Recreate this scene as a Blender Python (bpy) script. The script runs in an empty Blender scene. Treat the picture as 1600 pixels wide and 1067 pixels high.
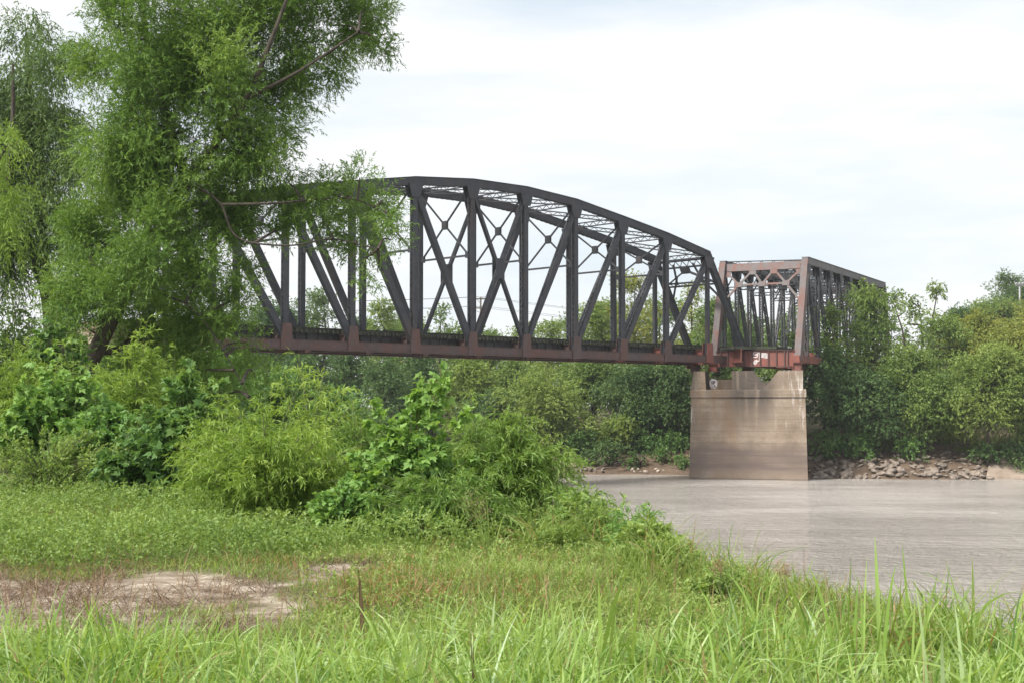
import bpy, math
import numpy as np
from mathutils import Vector
R = math.radians
rng = np.random.default_rng(7)
sc = bpy.context.scene
COL = sc.collection

# ------------------------------------------------------------------ camera, sky, sun, exposure
F, HOR = 2222.0, 635.0                      # focal length and horizon row, in pixels of the 1600 x 1067 photograph
PITCH = math.atan((HOR - 533.5) / F)
cam = bpy.data.cameras.new("camera"); co = bpy.data.objects.new("camera", cam); COL.objects.link(co)
cam.sensor_width = 36.0; cam.lens = 36.0 * F / 1600.0
co.location = (0, 0, 0); co.rotation_euler = (R(90) + PITCH, 0, 0)
cam.clip_start = 0.1; cam.clip_end = 6000
cam.dof.use_dof = True; cam.dof.focus_distance = 60; cam.dof.aperture_fstop = 12.0
sc.camera = co

SUN_AZ = math.atan2(-0.75, -0.55)           # from +Y towards +X
SUN_EL = R(50)
world = bpy.data.worlds.new("World"); sc.world = world; world.use_nodes = True
nt = world.node_tree; nt.nodes.clear()
def nd(tree, typ, **kw):
    n = tree.nodes.new(typ)
    for k, v in kw.items(): setattr(n, k, v)
    return n
wo = nd(nt, 'ShaderNodeOutputWorld'); bg = nd(nt, 'ShaderNodeBackground'); bg.inputs['Strength'].default_value = 0.1
sky = nd(nt, 'ShaderNodeTexSky', sky_type='NISHITA'); sky.sun_disc = False
sky.sun_elevation = SUN_EL; sky.sun_rotation = SUN_AZ; sky.air_density = 1.0; sky.dust_density = 2.0
tc = nd(nt, 'ShaderNodeTexCoord'); mp = nd(nt, 'ShaderNodeMapping'); mp.inputs['Scale'].default_value = (2.2, 2.2, 11.0)
mp.inputs['Location'].default_value = (0.35, 0.1, 0.8)
nz = nd(nt, 'ShaderNodeTexNoise'); nz.inputs['Scale'].default_value = 1.5; nz.inputs['Detail'].default_value = 7; nz.inputs['Roughness'].default_value = .55
rp = nd(nt, 'ShaderNodeValToRGB'); rp.color_ramp.elements[0].position = .30; rp.color_ramp.elements[1].position = .58
rp.color_ramp.elements[0].color = (.05, .05, .05, 1); rp.color_ramp.elements[1].color = (1, 1, 1, 1)
mx = nd(nt, 'ShaderNodeMix', data_type='RGBA'); mx.inputs[7].default_value = (7.25, 7.35, 7.5, 1)
nt.links.new(tc.outputs['Generated'], mp.inputs['Vector']); nt.links.new(mp.outputs[0], nz.inputs['Vector'])
nt.links.new(nz.outputs['Fac'], rp.inputs[0]); nt.links.new(rp.outputs[0], mx.inputs[0]); mx0 = nd(nt, 'ShaderNodeMix', data_type='RGBA'); mx0.inputs[0].default_value = .75; mx0.inputs[7].default_value = (6.2, 6.85, 7.3, 1); nt.links.new(sky.outputs[0], mx0.inputs[6]); nt.links.new(mx0.outputs[2], mx.inputs[6])
nt.links.new(mx.outputs[2], bg.inputs['Color']); nt.links.new(bg.outputs[0], wo.inputs[0])

sun = bpy.data.lights.new("sun", 'SUN'); so = bpy.data.objects.new("sun", sun); COL.objects.link(so)
sun.energy = 4.6; sun.angle = R(14); sun.color = (1.0, .95, .86)
sd = Vector((math.sin(SUN_AZ) * math.cos(SUN_EL), math.cos(SUN_AZ) * math.cos(SUN_EL), math.sin(SUN_EL)))
so.rotation_euler = sd.to_track_quat('Z', 'Y').to_euler()
sc.view_settings.view_transform = 'Standard'; sc.view_settings.look = 'None'
sc.view_settings.exposure = 0.55; sc.view_settings.gamma = 1.0

# ------------------------------------------------------------------ helpers
def P(px, py, Y):
    """point at depth Y seen at a pixel of the photograph"""
    u = (533.5 - py) / F; c, s = math.cos(PITCH), math.sin(PITCH)
    d = np.array([(px - 800) / F, c - s * u, s + c * u])
    return d * (Y / d[1])
def unit(v): return v / (np.linalg.norm(v, axis=-1, keepdims=True) + 1e-9)
def tag(o, label=None, cat=None, group=None, kind=None):
    for k, v in (('label', label), ('category', cat), ('group', group), ('kind', kind)):
        if v: o[k] = v
    return o
def empty(name, loc, rz=0, label=None, cat=None, group=None):
    o = bpy.data.objects.new(name, None); COL.objects.link(o); o.location = loc; o.rotation_euler = (0, 0, rz)
    o.empty_display_size = .2
    return tag(o, label, cat, group)
def quads_obj(name, V, Fq, mat, parent=None, tone=None, smooth=False, attrs=None):
    V = np.ascontiguousarray(V, dtype=np.float32); Fq = np.ascontiguousarray(Fq, dtype=np.int32)
    me = bpy.data.meshes.new(name); k = Fq.shape[1]
    me.vertices.add(len(V)); me.vertices.foreach_set('co', V.ravel())
    me.loops.add(Fq.size); me.loops.foreach_set('vertex_index', Fq.ravel())
    me.polygons.add(len(Fq)); me.polygons.foreach_set('loop_start', np.arange(0, Fq.size, k, dtype=np.int32))
    me.polygons.foreach_set('loop_total', np.full(len(Fq), k, dtype=np.int32))
    me.polygons.foreach_set('use_smooth', np.full(len(Fq), bool(smooth), dtype=bool))
    if tone is not None:
        a = me.attributes.new('tone', 'FLOAT', 'FACE'); a.data.foreach_set('value', np.ascontiguousarray(tone, dtype=np.float32))
    for n_, v_ in (attrs or {}).items():
        a = me.attributes.new(n_, 'FLOAT', 'POINT'); a.data.foreach_set('value', np.ascontiguousarray(v_, dtype=np.float32))
    me.update(calc_edges=True); me.validate()
    if mat: me.materials.append(mat)
    o = bpy.data.objects.new(name, me); COL.objects.link(o)
    if parent: o.parent = parent
    return o
BOXF = np.array([[0, 3, 2, 1], [4, 5, 6, 7], [0, 1, 5, 4], [1, 2, 6, 5], [2, 3, 7, 6], [3, 0, 4, 7]])
class MB:
    def __init__(s): s.V = []; s.F = []; s.n = 0
    def add(s, V, Fq): s.V.append(np.asarray(V, float)); s.F.append(np.asarray(Fq) + s.n); s.n += len(V)
    def box(s, x0, x1, y0, y1, z0, z1):
        s.add([[x0, y0, z0], [x1, y0, z0], [x1, y1, z0], [x0, y1, z0], [x0, y0, z1], [x1, y0, z1], [x1, y1, z1], [x0, y1, z1]], BOXF)
    def beam(s, a, b, w, h, up=(0, 0, 1)):
        a = np.asarray(a, float); b = np.asarray(b, float); t = unit(b - a); up = np.asarray(up, float)
        sx = unit(np.cross(t, up)); if_ = np.linalg.norm(np.cross(t, up))
        if if_ < 1e-4: sx = unit(np.cross(t, np.array([0, 1., 0])))
        uz = np.cross(sx, t)
        q = [(-1, -1), (1, -1), (1, 1), (-1, 1)]
        s.add([a + sx * w / 2 * i + uz * h / 2 * j for i, j in q] + [b + sx * w / 2 * i + uz * h / 2 * j for i, j in q], BOXF)
    def poly(s, pts, n, th):
        """convex flat plate of 4 points, thickness th along n (centred)"""
        p = np.asarray(pts, float); n = unit(np.asarray(n, float))
        s.add(np.vstack([p - n * th / 2, p + n * th / 2]), BOXF)
    def tube(s, pts, rad, k=7):
        pts = np.asarray(pts, float); m = len(pts); rad = np.broadcast_to(rad, (m,))
        d = unit(np.gradient(pts, axis=0)); ref = np.array([.3, .9, .1]); 
        a = unit(np.cross(d, ref)); b = np.cross(d, a)
        th = np.linspace(0, 2 * np.pi, k, endpoint=False)
        V = (pts[:, None] + rad[:, None, None] * (np.cos(th)[None, :, None] * a[:, None] + np.sin(th)[None, :, None] * b[:, None])).reshape(-1, 3)
        i = np.arange(m - 1)[:, None] * k; j = np.arange(k)[None]; j2 = (j + 1) % k
        s.add(V, np.stack([i + j, i + j2, i + k + j2, i + k + j], -1).reshape(-1, 4))
    def build(s, name, mat, parent=None, **kw):
        return quads_obj(name, np.vstack(s.V), np.vstack(s.F), mat, parent, **kw)
def curve(pts, n=24):
    """Catmull-Rom through pts"""
    p = np.asarray(pts, float); p = np.vstack([2 * p[0] - p[1], p, 2 * p[-1] - p[-2]])
    out = []
    for i in range(1, len(p) - 2):
        t = np.linspace(0, 1, n, endpoint=False)[:, None]
        a, b, c, d = p[i - 1], p[i], p[i + 1], p[i + 2]
        out.append(.5 * (2 * b + (c - a) * t + (2 * a - 5 * b + 4 * c - d) * t ** 2 + (3 * b - a - 3 * c + d) * t ** 3))
    return np.vstack(out + [p[-2:-1]])

# ------------------------------------------------------------------ materials
def mat(name):
    m = bpy.data.materials.new(name); m.use_nodes = True; t = m.node_tree
    return m, t, t.nodes['Principled BSDF'], t.nodes['Material Output']
def ramp(t, stops, src):
    r = nd(t, 'ShaderNodeValToRGB'); e = r.color_ramp.elements
    while len(e) < len(stops): e.new(.5)
    for q, (p_, c_) in zip(e, stops): q.position = p_; q.color = (*c_, 1) if len(c_) == 3 else c_
    t.links.new(src, r.inputs[0]); return r.outputs[0]
def noise(t, scale, detail=5, rough=.55, coord='Object', sc3=(1, 1, 1), dist=0.0, loc=(0, 0, 0)):
    c = nd(t, 'ShaderNodeTexCoord'); m = nd(t, 'ShaderNodeMapping'); m.inputs['Scale'].default_value = sc3; m.inputs['Location'].default_value = loc
    n = nd(t, 'ShaderNodeTexNoise'); n.inputs['Scale'].default_value = scale; n.inputs['Detail'].default_value = detail
    n.inputs['Roughness'].default_value = rough; n.inputs['Distortion'].default_value = dist
    t.links.new(c.outputs[coord], m.inputs[0]); t.links.new(m.outputs[0], n.inputs['Vector']); return n.outputs['Fac']
def mix(t, fac, a, b, mode='MIX'):
    m = nd(t, 'ShaderNodeMix', data_type='RGBA', blend_type=mode)
    for s_, i in ((fac, 0), (a, 6), (b, 7)):
        if isinstance(s_, (int, float)): m.inputs[i].default_value = s_
        elif isinstance(s_, tuple): m.inputs[i].default_value = (*s_, 1)
        else: t.links.new(s_, m.inputs[i])
    return m.outputs[2]
def math_(t, op, a, b=None):
    m = nd(t, 'ShaderNodeMath', operation=op)
    for i, s_ in enumerate((a, b)):
        if s_ is None: continue
        if isinstance(s_, (int, float)): m.inputs[i].default_value = s_
        else: t.links.new(s_, m.inputs[i])
    return m.outputs[0]
def bump(t, p, h, strength=.3, dist=.05):
    b = nd(t, 'ShaderNodeBump'); b.inputs['Strength'].default_value = strength; b.inputs['Distance'].default_value = dist
    t.links.new(h, b.inputs['Height']); t.links.new(b.outputs[0], p.inputs['Normal'])
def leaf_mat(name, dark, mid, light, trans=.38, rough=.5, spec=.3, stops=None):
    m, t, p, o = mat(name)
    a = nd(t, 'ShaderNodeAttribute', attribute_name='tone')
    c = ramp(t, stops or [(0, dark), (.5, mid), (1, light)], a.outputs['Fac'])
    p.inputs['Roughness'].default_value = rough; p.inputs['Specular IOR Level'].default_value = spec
    t.links.new(c, p.inputs['Base Color'])
    tr = nd(t, 'ShaderNodeBsdfTranslucent'); t.links.new(mix(t, 1.0, c, (1.35, 1.25, .7), 'MULTIPLY'), tr.inputs[0])
    s = nd(t, 'ShaderNodeMixShader'); s.inputs[0].default_value = trans
    t.links.new(p.outputs[0], s.inputs[1]); t.links.new(tr.outputs[0], s.inputs[2]); t.links.new(s.outputs[0], o.inputs[0])
    return m
def simple(name, c1, c2, scale=6, rough=.8, b=.2, sc3=(1, 1, 1), metal=0, bd=.03):
    m, t, p, o = mat(name); n = noise(t, scale, sc3=sc3)
    t.links.new(ramp(t, [(.35, c1), (.65, c2)], n), p.inputs['Base Color'])
    p.inputs['Roughness'].default_value = rough; p.inputs['Metallic'].default_value = metal
    if b: bump(t, p, n, b, bd)
    return m
def steel_mat(name, base, base2, rust, rust2, lo, hi, scale=.5, streak=(1, 1, .35)):
    m, t, p, o = mat(name)
    n = noise(t, scale, 8, .65, sc3=streak); n2 = noise(t, 5, 6, .6); n3 = noise(t, 1.7, 6, .6, loc=(3, 7, 1))
    c = ramp(t, [(.3, base), (.7, base2)], n3); r = ramp(t, [(.3, rust), (.7, rust2)], n2)
    f = ramp(t, [(lo, (0, 0, 0)), (hi, (1, 1, 1))], n)
    t.links.new(mix(t, f, c, r), p.inputs['Base Color']); p.inputs['Roughness'].default_value = .62
    p.inputs['Specular IOR Level'].default_value = .35
    bump(t, p, n2, .12, .02); return m
M = {}
M['black_steel'] = steel_mat('black_steel', (.034, .037, .045), (.057, .060, .069), (.090, .060, .054), (.072, .048, .044), .54, .78)
M['rust_chord'] = steel_mat('rust_chord', (.060, .047, .048), (.100, .075, .074), (.150, .064, .046), (.090, .052, .044), .38, .66, .6, (1, 1, .25))
M['red_girder'] = steel_mat('red_girder', (.27, .085, .064), (.20, .070, .056), (.11, .050, .044), (.17, .095, .08), .40, .66, .6, (1, 1, .4))
M['portal_rust'] = steel_mat('portal_rust', (.145, .125, .125), (.105, .092, .094), (.185, .082, .066), (.12, .066, .054), .46, .60, .8, (1, 1, .5))
M['grey_chord'] = steel_mat('grey_chord', (.16, .155, .16), (.11, .108, .112), (.13, .09, .08), (.1, .07, .06), .5, .8)
M['tie'] = simple('mossy_timber', (.024, .024, .020), (.050, .058, .034), 3.5, .95, .4)
M['dark_web'] = simple('dark_web', (.028, .028, .032), (.050, .047, .050), 2, .7, .1)
M['bark'] = simple('bark', (.036, .029, .024), (.085, .069, .055), 9, .95, .8, (1, 1, .25))
M['pale_bark'] = simple('pale_bark', (.16, .14, .12), (.26, .235, .20), 7, .95, .5, (1, 1, .3))
M['stem'] = simple('green_stem', (.10, .13, .05), (.16, .17, .07), 6, .8, 0)
M['rock'] = simple('riprap_stone', (.12, .096, .080), (.29, .24, .20), 2.2, .92, .6)
M['pale_rock'] = simple('pale_stone', (.34, .28, .23), (.46, .39, .33), 2.5, .92, .5)
M['slab'] = simple('slab_concrete', (.22, .172, .135), (.32, .26, .21), 1.2, .9, .5)
M['white_paint'] = simple('white_paint', (.55, .5, .5), (.72, .68, .68), 5, .7, 0)
M['dark_paint'] = simple('dark_paint', (.03, .03, .035), (.06, .06, .065), 5, .7, 0)
M['pole_wood'] = simple('pole_wood', (.10, .085, .07), (.16, .14, .12), 4, .9, .2)
M['galvanised'] = simple('galvanised_metal', (.42, .43, .45), (.5, .51, .53), 4, .5, 0)
M['dead'] = simple('dead_stalk', (.20, .085, .045), (.36, .20, .11), 9, .9, 0)
# leaves
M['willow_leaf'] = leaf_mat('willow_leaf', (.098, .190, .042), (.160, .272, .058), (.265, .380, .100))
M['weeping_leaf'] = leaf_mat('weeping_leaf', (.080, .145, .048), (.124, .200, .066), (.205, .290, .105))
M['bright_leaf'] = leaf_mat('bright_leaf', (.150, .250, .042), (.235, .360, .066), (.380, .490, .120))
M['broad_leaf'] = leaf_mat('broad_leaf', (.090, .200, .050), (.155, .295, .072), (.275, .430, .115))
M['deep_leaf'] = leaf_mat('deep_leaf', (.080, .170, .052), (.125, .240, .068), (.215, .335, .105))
M['far_dark'] = leaf_mat('far_dark', (.055, .115, .040), (.090, .165, .054), (.155, .235, .080), .32)
M['far_mid'] = leaf_mat('far_mid', (.095, .170, .042), (.160, .245, .060), (.250, .330, .095), .35)
M['far_yellow'] = leaf_mat('far_yellow', (.140, .205, .048), (.205, .290, .070), (.310, .395, .115), .37)
M['far_gold'] = leaf_mat('far_gold', (.165, .205, .045), (.245, .290, .068), (.38, .38, .10), .37)
M['grass'] = leaf_mat('grass_blade', 0, 0, 0, .42, .42, .45, [(0, (.34, .26, .12)), (.06, (.24, .27, .07)), (.12, (.12, .235, .05)), (.45, (.240, .370, .078)), (.75, (.375, .505, .17)), (1, (.42, .54, .34))])
M['meadow'] = leaf_mat('meadow_blade', 0, 0, 0, .4, .5, .3, [(0, (.36, .22, .12)), (.08, (.30, .26, .10)), (.14, (.13, .215, .05)), (.5, (.235, .335, .08)), (1, (.38, .45, .17))])
M['cover'] = leaf_mat('cover', (.130, .215, .055), (.205, .310, .078), (.320, .420, .130))
M['straw'] = leaf_mat('straw', (.10, .062, .042), (.185, .125, .085), (.36, .28, .18), .2)
M['plume'] = leaf_mat('plume', (.20, .13, .085), (.30, .20, .13), (.40, .32, .2), .3)

# ------------------------------------------------------------------ terrain
ZW = -7.35
def vnoise(x, y, s, seed=0):
    x = x / s; y = y / s; xi = np.floor(x).astype(int); yi = np.floor(y).astype(int); fx = x - xi; fy = y - yi
    fx = fx * fx * (3 - 2 * fx); fy = fy * fy * (3 - 2 * fy)
    def h(a, b):
        n = (a * 374761393 + b * 668265263 + seed * 1442695041) & 0x7fffffff
        n = ((n ^ (n >> 13)) * 1274126177) & 0x7fffffff
        return ((n ^ (n >> 16)) & 0xffff) / 65535.0
    return (h(xi, yi) * (1 - fx) + h(xi + 1, yi) * fx) * (1 - fy) + (h(xi, yi + 1) * (1 - fx) + h(xi + 1, yi + 1) * fx) * fy
NEAR_Y = [-400, -40, 0, 8, 10.5, 13, 16, 18.5, 21, 30, 60, 100, 160, 400, 3000]
NEAR_X = [160, 24, 8.5, 5.0, 3.75, 2.7, 1.5, 1.0, .35, -3, -13, -25, -48, -150, -1300]
FAR_X = [-3000, -400, -60, 0, 6, 17, 24, 31, 45, 70, 200, 3000]
FAR_Y = [2600, 500, 200, 160, 155.5, 154.5, 151, 146, 144.5, 142, 120, -300]
def sstep(a, b, x): t = np.clip((x - a) / (b - a), 0, 1); return t * t * (3 - 2 * t)
def height(x, y):
    x = np.asarray(x, float); y = np.asarray(y, float)
    dn = (np.interp(y, NEAR_Y, NEAR_X) - x) + (vnoise(x, y, 3.0, 5) - .5) * .5         # inland positive
    sf = y - np.interp(x, FAR_X, FAR_Y) + (vnoise(x, y, 4.0, 9) - .5) * 1.4
    bed = ZW - 1.6
    top = -1.72 + (vnoise(x, y, 2.5, 1) - .5) * .14 + (vnoise(x, y, .9, 2) - .5) * .06 + .35 * sstep(22, 45, y) + .5 * sstep(40, 90, y)
    near = np.where(dn > 0, top, np.maximum(bed, top + dn * .85))
    near = np.where((dn <= 0) & (dn > -1), top - .85 * dn * dn, near)
    rough = (vnoise(x, y, 2.2, 3) - .5) * .6 + (vnoise(x, y, .8, 4) - .5) * .25
    prof = np.interp(sf, [-8, -3, 0, 1.5, 8, 12, 28, 60], [bed, ZW - 1.0, ZW - .05, ZW + .45, ZW + 3.1, ZW + 4.6, ZW + 5.7, ZW + 6.1])
    hill = 15 * sstep(20, 95, x - .12 * (y - 200)) * sstep(14, 95, sf)
    far = prof + rough * np.clip(sf / 4, 0, 1) + hill
    return np.maximum(np.where(dn > -12, near, bed), far)
def axis(segs):
    out = []
    for a, b, st in segs: out.append(np.arange(a, b, st))
    return np.unique(np.concatenate(out))
gx = axis([(-3000, -400, 260), (-400, -90, 20), (-90, -14, 1.6), (-14, 10, .3), (10, 90, 1.3), (90, 400, 20), (400, 3001, 260)])
gy = axis([(-400, -20, 20), (-20, 4, 1.5), (4, 30, .3), (30, 138, 1.8), (138, 180, .7), (180, 320, 4), (320, 800, 30), (800, 3001, 220)])
GX, GY = np.meshgrid(gx, gy); GZ = height(GX, GY)
def bare_mask(x, y):
    cx, cy = -4.15, 12.95
    e = np.sqrt(((x - cx - (vnoise(x, y, .9, 31) - .5) * 1.8 - (vnoise(x, y, .3, 33) - .5) * .8) / 2.45) ** 2 + ((y - cy - (vnoise(x, y, .8, 32) - .5) * 1.9 - (vnoise(x, y, .3, 34) - .5) * .8) / 2.3) ** 2)
    return 1 - sstep(.8, 1.12, e)
BARE = bare_mask(GX, GY)
SF = GY - np.interp(GX, FAR_X, FAR_Y)
FARB = sstep(-9, -3, SF) 
nx, ny = len(gx), len(gy)
ii = (np.arange(ny - 1)[:, None] * nx + np.arange(nx - 1)[None]).ravel()
gm, t, p, o = mat('ground_soil')
a1 = nd(t, 'ShaderNodeAttribute', attribute_name='bare'); a2 = nd(t, 'ShaderNodeAttribute', attribute_name='farbank')
n1 = noise(t, 3.0, 8, .65); n2 = noise(t, .55, 6, .6); n3 = noise(t, 14, 5, .6); n4 = noise(t, 1.0, 7, .6, sc3=(.25, .25, 1.6))
turf = ramp(t, [(.3, (.060, .075, .026)), (.7, (.11, .125, .045))], n1)
sand = ramp(t, [(.38, (.11, .082, .062)), (.51, (.25, .205, .16)), (.68, (.52, .465, .39))], mix(t, .3, n1, n3))
mud = ramp(t, [(.32, (.065, .046, .034)), (.5, (.125, .090, .066)), (.68, (.205, .150, .112))], mix(t, .45, n4, n1))
litter = ramp(t, [(.3, (.045, .05, .025)), (.7, (.095, .08, .05))], n1)
a3 = nd(t, 'ShaderNodeAttribute', attribute_name='wood')
t.links.new(mix(t, a3.outputs['Fac'], mix(t, a2.outputs['Fac'], mix(t, a1.outputs['Fac'], turf, sand), mud), litter), p.inputs['Base Color'])
p.inputs['Roughness'].default_value = .95; p.inputs['Specular IOR Level'].default_value = .15
bump(t, p, n1, .6, .06)
ground = quads_obj('ground', np.stack([GX, GY, GZ], -1).reshape(-1, 3), np.stack([ii, ii + 1, ii + nx + 1, ii + nx], -1), gm, smooth=True,
                   attrs={'bare': BARE.ravel(), 'farbank': FARB.ravel(), 'wood': sstep(9, 15, SF).ravel()})
tag(ground, kind='structure')

# river
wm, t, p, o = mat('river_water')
p.inputs['Base Color'].default_value = (.455, .420, .390, 1); p.inputs['Roughness'].default_value = .14; p.inputs['IOR'].default_value = 1.45  # paler than silty water: bright sky reflection is put into the base colour
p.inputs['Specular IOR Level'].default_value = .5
w1 = noise(t, .7, 5, .6, sc3=(1, 1.4, 1), dist=.3); w2 = noise(t, 2.4, 5, .6, sc3=(1, 1.3, 1)); w3 = noise(t, .05, 4, .5, sc3=(1, 2.5, 1))
hh = math_(t, 'ADD', math_(t, 'MULTIPLY', w1, 1.0), math_(t, 'MULTIPLY', w2, .9))
hh = math_(t, 'MULTIPLY', hh, ramp(t, [(.35, (.35, .35, .35)), (.65, (1, 1, 1))], w3))
bump(t, p, hh, 1.0, 1.6)
wx = np.array([-3000, -300, 300, 3000.]); wy = np.array([-400, 0, 400, 3000.])
WX, WY = np.meshgrid(wx, wy); ii = (np.arange(3)[:, None] * 4 + np.arange(3)[None]).ravel()
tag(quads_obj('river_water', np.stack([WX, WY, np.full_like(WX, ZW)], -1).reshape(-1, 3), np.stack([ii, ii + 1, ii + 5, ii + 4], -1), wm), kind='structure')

# ------------------------------------------------------------------ first span: arched through truss, 11 panels
X0, Y0, Z0, T1, PN, W1 = 24.74, 149.78, 4.48, R(42.6), 6.41, 7.15
HT = [0, 11.39, 12.76, 13.84, 14.86, 15.36, 15.36, 14.86, 13.84, 12.76, 11.39, 0]
NP = 11
def laced(m, a, b, u, W, D, cover=0, pitch=None, bar=.06, single=False, th=.05, batten=.55):
    """two webs a distance W apart along u, D deep, joined by zigzag lacing on both open faces (or a cover plate)"""
    a = np.asarray(a, float); b = np.asarray(b, float); u = unit(np.asarray(u, float)); t = unit(b - a); v = np.cross(t, u); L = np.linalg.norm(b - a)
    for s in (-1, 1):
        m.beam(a + u * s * (W - th) / 2, b + u * s * (W - th) / 2, th, D, v)
        for q in (-1, 1):
            off = u * s * (W / 2 - .06) + v * q * (D / 2 + .012)
            m.beam(a + off, b + off, .12, .025, v)
    pitch = pitch or W * 1.15; k = max(2, int(L / pitch))
    for q in (-1, 1):
        off = v * q * (D / 2 + .034)
        if cover == q or cover == 2:
            m.beam(a + off, b + off, W, .02, v); continue
        for e, s in ((a, 1), (b, -1)):
            m.beam(e + off, e + off + t * s * batten, W * .98, .02, v)
        for i in range(k):
            s = 1 if i % 2 else -1
            pa = a + t * L * i / k; pb = a + t * L * (i + 1) / k; hw = W / 2 - .1
            m.beam(pa + off + u * hw * s, pb + off - u * hw * s, bar, .016, v)
            if single: continue
            m.beam(pa + off * 1.0 - u * hw * s + v * q * .018, pb + off + u * hw * s + v * q * .018, bar, .016, v)
def lattice(m, a, b, depth, up=(0, 0, 1), pitch=.5, ang=.10, th=.05, bar=.05):
    """light lattice girder: two angles and zigzag bars in a plane holding `up`"""
    a = np.asarray(a, float); b = np.asarray(b, float); up = np.asarray(up, float); t = unit(b - a)
    up = unit(up - t * np.dot(up, t)); L = np.linalg.norm(b - a); k = max(2, int(L / pitch))
    for s in (-1, 1): m.beam(a + up * s * depth / 2, b + up * s * depth / 2, ang * 1.6, ang, up)
    for i in range(k):
        s = 1 if i % 2 else -1
        m.beam(a + t * L * i / k + up * s * depth * .46, a + t * L * (i + 1) / k - up * s * depth * .46, th, bar, up)
B1 = empty('truss_bridge_span', (X0, Y0, Z0), T1 + math.pi, 'long black arched railway truss span with rusty bottom chord over the brown river', 'bridge')
BS, RC = M['black_steel'], M['rust_chord']
CW = .52                                     # width of chords and posts across the bridge
UY = (0, 1, 0)
def node(n, y, top=True, dz=0): return np.array([n * PN, y, (HT[n] if top else 0) + dz])
for y in (0, -W1):
    # top chord: one bent box girder with battens under it
    m = MB(); D = .66
    nodes = [np.array([n * PN, y, HT[n]]) for n in range(1, NP)]
    pr = []
    for i, q in enumerate(nodes):
        pr.append(np.array([q + [0, -CW / 2, -D], q + [0, CW / 2, -D], q + [0, CW / 2, 0], q + [0, -CW / 2, 0]]))
    V = np.vstack(pr); Fq = []
    for i in range(len(nodes) - 1):
        for k in range(4): Fq.append([i * 4 + k, i * 4 + (k + 1) % 4, i * 4 + 4 + (k + 1) % 4, i * 4 + 4 + k])
    Fq += [[3, 2, 1, 0], [len(V) - 4, len(V) - 3, len(V) - 2, len(V) - 1]]
    m.add(V, Fq)
    for i in range(len(nodes) - 1):
        a, b = nodes[i], nodes[i + 1]; d = unit(b - a); nn = np.array([-d[2], 0, d[0]])
        m.beam(a + nn * .02, b + nn * .02, CW + .16, .03, nn)
        for q in np.arange(.5, PN - .2, .62):
            c = a + d * q - nn * (D - .03)
            m.beam(c - d * .18, c + d * .18, CW - .05, .12, nn)
    m.build('top_chord', BS, B1)
    # bottom chord
    m = MB(); m.box(-.55, NP * PN + .55, y - CW / 2, y + CW / 2, .06, .72)
    m.box(-.6, NP * PN + .6, y - CW / 2 - .07, y + CW / 2 + .07, 0, .05); m.box(-.6, NP * PN + .6, y - CW / 2 - .05, y + CW / 2 + .05, .725, .755)
    m.build('bottom_chord', RC, B1)
    # end posts
    for e in (0, NP):
        s = 1 if e == 0 else -1
        m = MB(); a = np.array([e * PN, y, .3]); b = np.array([e * PN + s * PN, y, HT[1] - .36])
        d = unit(b - a); nn = np.array([-d[2] * s, 0, d[0] * s])
        m.beam(a, b + d * .25, CW, .54, nn); m.beam(a + nn * .29, b + nn * .29 + d * .3, CW + .16, .03, nn)
        m.build('end_post', BS, B1)
    # posts
    for n in range(1, NP):
        m = MB(); hip = n in (1, NP - 1)
        laced(m, [n * PN, y, .75], [n * PN, y, HT[n] - .5], UY, .36 if hip else .47, .30 if hip else .42, cover=2 if hip else 0)
        m.build('hanger' if hip else 'vertical_post', BS, B1)
    # diagonals fall towards the middle panel, which carries a crossed pair
    for n in range(1, NP - 1):
        pairs = []
        if n < 5: pairs.append((n, n + 1))
        if n > 5: pairs.append((n + 1, n))
        if n == 5: pairs += [(5, 6), (6, 5)]
        for (tp, bt) in pairs:
            m = MB(); light = n == 5
            a = node(tp, y, dz=-.85); b = node(bt, y, False, dz=.9)
            if light: laced(m, a, b, UY, .36, .22, bar=.045, single=True, pitch=.34)
            else: laced(m, a, b, UY, .45, .42 if n < 7 else .46, cover=2 if n > 5 else 0)
            m.build('counter_diagonal' if light else 'diagonal', BS, B1)
    m = MB(); zc = (HT[5] - .85 + .9) / 2
    for q in (-1, 1): m.box(5.5 * PN - .48, 5.5 * PN + .48, y + q * .27 - .03, y + q * .27 + .03, zc - .9, zc + .9)
    m.build('crossing_plate', BS, B1)
    # gussets
    for n in range(0, NP + 1):
        m = MB(); x = n * PN
        for q in (-1, 1):
            yy = y + q * (CW / 2 + .06)
            if 0 < n < NP: m.poly([[x - .58, yy, -.02], [x + .58, yy, -.02], [x + .40, yy, 2.0], [x - .40, yy, 2.0]], UY, .06)
            else:
                s = 1 if n == 0 else -1
                m.poly([[x - s * .75, yy, -.35], [x + s * .9, yy, -.35], [x + s * 1.25, yy, 1.7], [x + s * .1, yy, 1.7]], UY, .06)
        m.build('bottom_gusset', RC if n > 1 else M['red_girder'], B1)
        if 0 < n < NP:
            m = MB(); h = HT[n]
            for q in (-1, 1):
                yy = y + q * (CW / 2 + .05)
                m.poly([[x - .42, yy, h - 1.75], [x + .42, yy, h - 1.75], [x + .78, yy, h - .6], [x - .78, yy, h - .6]], UY, .05)
            m.build('top_gusset', BS, B1)
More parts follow.
